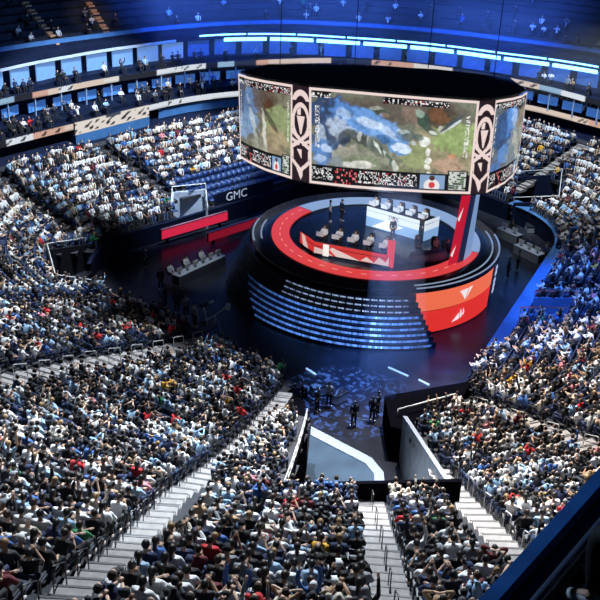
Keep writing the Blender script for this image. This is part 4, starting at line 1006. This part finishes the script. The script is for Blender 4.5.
screen('video_screen', 9, 12, framed(RIGHTB, (104, 112, 120), 21, .8, 170, False, .025, .03), 160, 200, 'right screen with blue game picture')
def emblemcol(u, v):
    x = (u-.5)*2; y = v; K = np.array(lin(40, 26, 32)); W_ = np.array(lin(236, 214, 210)); col = np.tile(K, (len(u), 1)); a = np.abs(x)
    def ln(v0, x0, v1, x1, w): 
        tt = np.clip(((x-x0)*(x1-x0)*.09+(y-v0)*(v1-v0))/((x1-x0)**2*.09+(v1-v0)**2), 0, 1); return np.hypot((x-(x0+tt*(x1-x0)))*.3, y-(v0+tt*(v1-v0))) < w
    e = lambda cx, cy, rx, ry: ((x-cx)/rx)**2+((y-cy)/ry)**2
    on = (e(0, .165, 1.0, .125) < 1) & (e(0, .185, .60, .085) > 1) & (y < .15)
    on |= (e(0, .36, 1.02, .19) < 1) & (e(0, .37, .74, .15) > 1) & (y < .50)
    on |= (a < .46-(y-.31)*2.1) & (y > .31) & (y < .50)
    on |= (x < .02) & (x > -.40) & (y > .225) & (y < .30) & (e(0, .37, .60, .13) < 1.25)
    for sx in (-1, 1): on |= ln(.47, sx*1.0, .59, -sx*.30, .026)|ln(.59, -sx*.30, .64, -sx*1., .024)|ln(.56, sx*1.0, .60, sx*.2, .018)|ln(.66, sx*.92, .79, sx*.86, .020)|ln(.79, sx*.90, .88, sx*.02, .024)
    on |= (x > -.45) & (x < .08) & (y < .755) & (y > .66+(.08-x)*.0) & (y-.66 < (x+.45)*.19)
    on |= (a < .52-(y-.86)*4.2) & (y > .86) & (y < .985) & (x < .2); on |= a > .97
    col[on] = W_; return col*.95
screen('emblem_panel', 3, 4, emblemcol, 40, 170, 'dark left panel with pale line emblem'); screen('emblem_panel', 8, 9, emblemcol, 40, 170, 'dark right panel with pale line emblem')
hull = [(x, y) for x, y in BOT]+[(14.2, 72.2), (9, 73.0), (3, 73.0), (-3, 72.2)]; hullT = [(x, y) for x, y in TOP]+[(13.6, 70.4), (9, 71.8), (3, 72.0), (-3, 71.2)]
ins = lambda H, k: [(5+(x-5)*k, 69.5+(y-69.5)*k) for x, y in H]
mb = MB(); rows = [[(x-5, y-69, z-ZB0) for x, y in H] for H, z in ((ins(hull, .6), 9.75), (ins(hull, .95), 9.8), (ins(hull, .95), 10.0), (ins(hullT, .95), 16.2), (ins(hullT, .985), 16.22), (ins(hullT, .985), 16.35), (ins(hullT, .93), 16.4), (ins(hullT, .5), 16.45))]
mb.loft(rows, True); mb.add(rows[0], [tuple(range(len(hull)))]); mb.add(rows[-1], [tuple(range(len(hull)-1, -1, -1))]); mb.build('housing', mat('scoreboard_housing', (.010, .013, .024), .5, noise=.25), t)
for x, y in ((-2, 69), (12, 68), (3, 71), (8, 71)):
    mb = MB(); mb.tube([(x-5, y-69, 6.6), (x-5, y-69, 40)], .03, 5); mb.build('hoist_cable', railk, t)

# ------------------------------------------------------------------ floor equipment and crew
deskm = mat('desk_plain', (.35, .38, .42), .5, noise=.1)
def prodesk(x, y, L, rot, label, n, shirt):
    o = thing('production_desk', (x, y, 0), label, 'desk', rot=rot)
    mb = MB(); mb.box((0, 0, .74), (L, .8, .05)); mb.build('table_top', deskm, o); mb = MB(); mb.box((0, -.36, .36), (L, .04, .70)); mb.build('front_panel', deskm, o)
    for sx in (-1, 1): mb = MB(); mb.box((sx*(L/2-.05), .05, .36), (.06, .6, .71)); mb.build('leg', nearblack, o)
    c, s_ = math.cos(rot), math.sin(rot)
    for k in range(n):
        q = -L/2+(k+.5)*L/n; P_ = (x+q*c, y+q*s_); monitor(P_[0], P_[1], .765, rot, 'monitor, %s on the %s' % (nth[k], label.split(' with')[0]), None)
        if k % 2 == 0: person('lap', (x+q*c-s_*.95, y+q*s_+c*.95, 0), rot+PI, shirt, 'crew in %s behind the %s, %s one' % (shirt, label.split(' with')[0], nth[k//2]), None, 0); 
        if k % 2 == 0:
            o2 = thing('folding_chair', (x+q*c-s_*.95, y+q*s_+c*.95, 0), 'folding chair behind the %s, %s one' % (label.split(' with')[0], nth[k//2]), 'chair', None, rot+PI)
            mb = MB(); mb.box((0, .04, .43), (.42, .42, .05)); mb.build('seat', nearblack, o2); mb = MB(); mb.box((0, -.24, .72), (.42, .04, .4), 0, .15); mb.build('backrest', nearblack, o2)
            for sx in (-1, 1):
                for sy in (-.16, .22): mb = MB(); mb.tube([(sx*.18, sy, 0), (sx*.18, sy, .42)], .018, 5); mb.build('leg', nearblack, o2)
prodesk(-7.7, 71.9, 5.2, R(54), 'long pale production desk with monitors at the left of the floor', 6, 'white')
prodesk(18.2, 77.6, 2.6, R(-52), 'small pale production desk with monitors right of the stage', 3, 'navy')
prodesk(17.2, 81.2, 2.2, R(-50), 'pale far desk with monitors right behind the stage', 2, 'black')
t = thing('camera_riser', (-6.5, 61.3, 0), 'blue sided camera riser at the left floor edge', 'riser', rot=R(-38))
mb = MB(); mb.box((0, 0, .6), (1.7, 1.5, 1.2)); mb.build('body', bluewall, t)
mb = MB(); mb.box((0, 0, 1.24), (1.8, 1.6, .08)); mb.build('deck', nearblack, t)
def camera_rig(x, y, z, rot, label):
    o = thing('broadcast_camera', (x, y, z), label, 'camera', rot=rot)
    for k in range(3): mb = MB(); mb.tube([(0, 0, 1.2), (.4*math.cos(k*2.094), .4*math.sin(k*2.094), 0)], .025, 5); mb.build('tripod_leg', chrome, o)
    mb = MB(); mb.box((0, 0, 1.38), (.26, .6, .28)); mb.build('body', nearblack, o); mb = MB(); mb.tube([(0, .3, 1.38), (0, .75, 1.38)], [.09, .11], 10); mb.build('lens', deskm, o)
camera_rig(-6.3, 61.6, 1.28, R(-50), 'tripod broadcast camera on the blue sided riser')
person('standing', (-6.85, 61.0, 1.28), R(-50), 'grey', 'camera operator in grey standing on the blue sided riser', None, 0)
t = thing('camera_crane', (-5.6, 62.2, 0), 'white camera crane on the dark floor by the left stand', 'crane')
for k in range(3): mb = MB(); mb.tube([(0, 0, 1.5), (.5*math.cos(k*2.094+.4), .5*math.sin(k*2.094+.4), 0)], .035, 6); mb.build('leg', deskm, t)
mb = MB(); mb.tube([(-.7, -.4, 1.3), (0, 0, 1.6), (.8, .5, 2.1)], .045, 6); mb.build('arm', deskm, t); mb = MB(); mb.box((-.7, -.4, 1.2), (.4, .4, .35)); mb.build('counterweight', nearblack, t); mb = MB(); mb.box((.8, .5, 2.0), (.3, .5, .3)); mb.build('camera_head', deskm, t)
person('standing', (3.45, 51.9, 0), R(20), 'black', 'person in black standing alone before the tunnel platform', None, 0)
person('standing', (4.55, 52.5, 0), R(-30), 'black', 'person in black, left of the pair beside the camera platform', None, 1)
person('standing', (4.9, 53.1, 0), R(60), 'charcoal', 'person in charcoal, right of the pair beside the camera platform', None, 0)
for k, (x, y) in enumerate(((-9.5, 66.2), (-8.6, 65.4), (-7.9, 64.8), (-11.8, 72.5), (-10.2, 68.9), (15.9, 73.5), (16.9, 75.0), (14.6, 61.5), (0.4, 54.0), (1.3, 53.4), (2.0, 53.9))):
    person('standing', (x, y, 0), rng.uniform(0, 6.28), ['black', 'charcoal', 'grey', 'navy'][k % 4], 'crew in %s standing on the dark floor, %s' % (['black', 'charcoal', 'grey', 'navy'][k % 4], ['far left beside the stand', 'second of three beside the left stand', 'nearest of three beside the left stand', 'before the red boards', 'left of the production desk', 'right of the stage screen', 'by the small right desk', 'at the right floor edge', 'left before the tunnel platform', 'middle before the tunnel platform', 'right before the tunnel platform'][k]), None, int(rng.integers(0, 3)))
barm = mat('floor_bar', (.3, .35, .4), .4, emit=lin(150, 185, 240), es=1.2)
for k, (a, b, lab) in enumerate((((5.9, 58.9), (7.1, 57.9), 'bright floor light bar in the blue beam'), ((7.75, 57.5), (8.35, 56.9), 'short floor light bar nearest the camera platform'), ((.6, 58.3), (1.2, 57.6), 'small floor light bar left of the blue beam'))):
    mb = MB(); mb.tube([(*a, .06), (*b, .06)], .06, 6); tag(mb.build('light_bar', barm), lab, 'light')
mb = MB()
for q in range(4): mb.box((0, 0, .25+.001*q), (.9, .6, .5))
for k, (x, y, c_, lab) in enumerate(((0.2, 55.2, nearblack, 'black flight case on the floor before the left drape'), (1.4, 55.4, deskm, 'pale flight case before the tunnel'), (2.6, 54.6, deskm, 'small pale case before the tunnel'), (20.2, 79.2, deskm, 'pale equipment case at the right floor edge'), (19.3, 83.2, deskm, 'pale equipment case near the far right entry'))):
    o = thing('flight_case', (x, y, 0), lab, 'case', rot=.4*k); mb = MB(); mb.box((0, 0, .3), (1.0, .6, .5)); mb.build('body', c_, o); mb = MB(); mb.box((0, 0, .58), (1.02, .62, .08)); mb.build('lid', nearblack, o)

# ------------------------------------------------------------------ balcony of the photographer
u_ = np.array((.598, .801)); n_ = np.array((.801, -.598)); O_ = np.array((1.05, 4.44))
def bal(name, o0, o1, z0, z1, m, kind=True, lab=None, cat=None):
    a, b = O_-u_*6, O_+u_*9; mb = MB(); mb.prism([tuple(a+n_*o0), tuple(b+n_*o0), tuple(b+n_*o1), tuple(a+n_*o1)], z0, z1); o = mb.build(name, m)
    return tag(o, kind='structure') if kind else tag(o, lab, cat)
bal('wall_balcony', .02, .07, 28.2, 29.9, navy); bal('trim_balcony_ledge', .1, .2, 29.80, 29.88, mat('ledge_navy', (.012, .04, .12), .25)); bal('trim_balcony_line', .205, .222, 29.84, 29.86, chrome); bal('floor_balcony', .225, 6, 29.5, 29.74, black); bal('trim_balcony', .30, .33, 29.74, 29.75, nearblack)
o = bal('balcony_rail', 0, .085, 29.9, 30.0, mat('rail_blue_cap', (.02, .09, .27), .3, noise=.2, nscale=3), False, 'deep blue capped balcony rail in the lower right corner', 'railing')
mb = MB()
for off_, z, m in ((.21, 29.93, 0),): mb.tube([(*(O_-u_*6+n_*off_), z), (*(O_+u_*9+n_*off_), z)], .022, 8)
tag(mb.build('handrail', mat('rail_inner', (.12, .16, .24), .25, .6), smooth=True), 'thin inner rail behind the blue balcony cap', 'railing')
foot = np.array((1.63, 4.79)); yw = math.atan2(-n_[1], -n_[0])-PI/2; c, s_ = math.cos(yw), math.sin(yw); lf = np.array((-.14, .56)); off_ = np.array((lf[0]*c-lf[1]*s_, lf[0]*s_+lf[1]*c))
pp = foot-off_
person('lap', (pp[0], pp[1], 29.74), yw, 'maroon', 'seated person in maroon with pale shoes on the balcony, lower right corner', None, 1, 'black', 0, 'black', 1.0)
seat((pp[0], pp[1], 29.74), yw, 'dark seat on the balcony in the lower right corner under the maroon person', None)

# ------------------------------------------------------------------ light
sc = bpy.context.scene
w = bpy.data.worlds.new('world'); sc.world = w; w.use_nodes = True
bg = w.node_tree.nodes['Background']; bg.inputs[0].default_value = (.10, .20, .45, 1); bg.inputs[1].default_value = .035
def aim(o, tgt):
    d = Vector(tgt)-o.location; o.rotation_euler = d.to_track_quat('-Z', 'Y').to_euler()
def spot(pos, tgt, power, col, ang=50, size=.6, blend=.5):
    l = bpy.data.lights.new('spot_lamp', 'SPOT'); l.energy = power; l.color = col; l.spot_size = R(ang); l.spot_blend = blend; l.shadow_soft_size = size
    o = bpy.data.objects.new('spot_lamp', l); C.objects.link(o); o.location = pos; aim(o, tgt); return o
WH = (1, .96, .93); CW_ = (.80, .90, 1.0); BL = (.10, .28, 1.0); RDL = (1., .08, .15)
def areal(pos, tgt, power, col, sx, sy):
    l = bpy.data.lights.new('area_lamp', 'AREA'); l.energy = power; l.color = col; l.shape = 'RECTANGLE'; l.size = sx; l.size_y = sy
    o = bpy.data.objects.new('area_lamp', l); C.objects.link(o); o.location = pos; aim(o, tgt); return o
spot((1, 50, 46), (0, 26, 12), 118000, CW_, 54, .4, .4)            # near centre
spot((-6, 58, 44), (-11, 40, 7.5), 125000, CW_, 52, .4, .3)         # left block
spot((9, 58, 44), (15, 43, 6), 165000, (1., .95, .89), 50, .7, .25)          # right block
spot((-12, 68, 40), (-26, 62.5, 5.5), 115000, CW_, 46, .7, .3)        # left far block
spot((-4, 76, 36), (-17, 88, 3), 115000, CW_, 41, .7, .3)        # far left stand
spot((-8, 84, 36), (-8, 93, 3.5), 26000, CW_, 24, .7)        # far stand left of the scoreboard
spot((16, 78, 38), (24.5, 91, 3), 80000, CW_, 36, .7, .3)        # far right stand
spot((26, 74, 38), (26.5, 78, 4), 22000, CW_, 34, .7)
spot((16, 56, 36), (19.5, 66, 3), 110000, BL, 24, .5, .8)       # blue wash of the right block
spot((12, 48, 34), (14.5, 60, 2), 60000, BL, 22, .5, .8)
spot((20, 62, 26), (22.3, 70, 4), 14000, RDL, 9, .3, .9)
spot((4, 50, 34), (6.2, 58, 0), 190000, BL, 20, .5, .9)       # blue beam on the floor
g_ = spot((2, 60, 30), (3.4, 54.8, 0), 600000, (.16, .36, 1.0), 17, .05, .6)      # patterned blue projection on the floor
g_.data.use_nodes = True; nt = g_.data.node_tree; em = nt.nodes['Emission']; tc = nt.nodes.new('ShaderNodeTexCoord'); nz = nt.nodes.new('ShaderNodeTexNoise'); rp = nt.nodes.new('ShaderNodeValToRGB')
nz.inputs['Scale'].default_value = 34; nz.inputs['Detail'].default_value = 2; nz.inputs['Distortion'].default_value = 2.2; rp.color_ramp.elements[0].position = .53; rp.color_ramp.elements[1].position = .60
rp.color_ramp.elements[0].color = (.04, .04, .04, 1); nt.links.new(tc.outputs['Normal'], nz.inputs['Vector']); nt.links.new(nz.outputs['Fac'], rp.inputs['Fac']); nt.links.new(rp.outputs['Color'], em.inputs['Strength'])
spot((5, 62, 32), (2.8, 46.5, 0), 11000, (.35, .55, 1.), 24, .4, .8)
spot((12, 74, 30), (17, 69, 0), 40000, BL, 22, .5, .9)
spot((5, 71, 9.4), (5.4, 74.5, 3.6), 500, (.2, .45, 1.), 95, .3, .9)
spot((1.5, 54, 15), (3.8, 69.8, 4.6), 9000, (.95, .97, 1.), 20, .2, .5)  # lamp added in mid-air to brighten the players at the red desk
spot((3, 56, 12), (7.2, 74.0, 5.4), 16000, (.85, .93, 1.), 18, .2, .5)  # second added lamp without a fixture, brightens the pale blue desk's players
spot((-3, 76, 28), (-7, 82, 2), 10000, BL, 40, .5, .8)
spot((-8, 70, 26), (-7.5, 71.5, 0), 14000, CW_, 14, .3, .8)
spot((14, 72, 26), (18, 79, 0), 8000, CW_, 16, .3, .8)
for x, y, tx_, ty in ((-16, 84, -24, 93), (-8, 90, -14, 101), (2, 92, 2, 106), (14, 90, 16, 104), (22, 86, 28, 98)):
    spot((x, y, 17), (tx_, ty, 9.2), 2200, (.16, .38, 1.0), 85, .6, .8)
for x, y, tx_, ty in ((2, 92, 2, 110), (14, 90, 18, 106), (-10, 90, -12, 108)):
    spot((x, y, 22), (tx_, ty, 13.5), 45000, (.06, .18, 1.0), 70, .6, .9)
spot((-16, 84, 30), (-29, 100, 18), 14000, CW_, 20, .5, .8)
spot((-10, 84, 30), (-19.5, 97, 14.5), 9000, (1., .72, .5), 14, .5, .8)
spot((-1.0, 6.5, 33.5), (1.3, 5.0, 30), 420, (.5, .7, 1.0), 70, .3, .8)    # unseen lamp added to brighten the balcony rail cap
def haze(name, mb, dens, label):
    m = bpy.data.materials.new(name); m.use_nodes = True; nt = m.node_tree; nt.nodes.clear(); o_ = nt.nodes.new('ShaderNodeOutputMaterial'); v = nt.nodes.new('ShaderNodeVolumeScatter')
    v.inputs['Density'].default_value = dens; v.inputs['Anisotropy'].default_value = .2; nt.links.new(v.outputs[0], o_.inputs['Volume']); o = mb.build(name, m); bm = bmesh.new(); bm.from_mesh(o.data); bmesh.ops.remove_doubles(bm, verts=bm.verts, dist=1e-4); bmesh.ops.recalc_face_normals(bm, faces=bm.faces); bm.to_mesh(o.data); bm.free(); tag(o, label, 'haze', kind='stuff')
arcH = curve([(34, 84), (28, 92), (24.5, 95), (17.9, 97.5), (8.7, 100.5), (2.8, 101), (-2.1, 101), (-7.9, 100), (-11.6, 98.5), (-14, 96.5)])
sel_ = (TH > R(22)) & (TH < R(127)); hz = arcH[sel_]
mb = MB(); a_, b_ = hz, off(hz, 9); mb.loft([z3(a_, 8), z3(a_, 15), z3(b_, 17.5), z3(b_, 12), z3(a_, 8)])
mb.add([(*a_[0], 8), (*a_[0], 15), (*b_[0], 17.5), (*b_[0], 12)], [(0, 1, 2, 3)]); mb.add([(*a_[-1], 8), (*a_[-1], 15), (*b_[-1], 17.5), (*b_[-1], 12)], [(3, 2, 1, 0)])
haze('stage_haze', mb, .07, 'blue stage haze hanging along the LED lit upper deck edge')
mb = MB(); mb.tube([(6.2, 58, .02), (5.2, 54.3, 14)], [2.3, 1.2], 24); haze('beam_haze', mb, .022, 'faint haze in the blue beam on the floor')
vs = sc.view_settings; vs.view_transform = 'Standard'; vs.look = 'None'; vs.gamma = 1; vs.use_curve_mapping = False; vs.exposure = 0
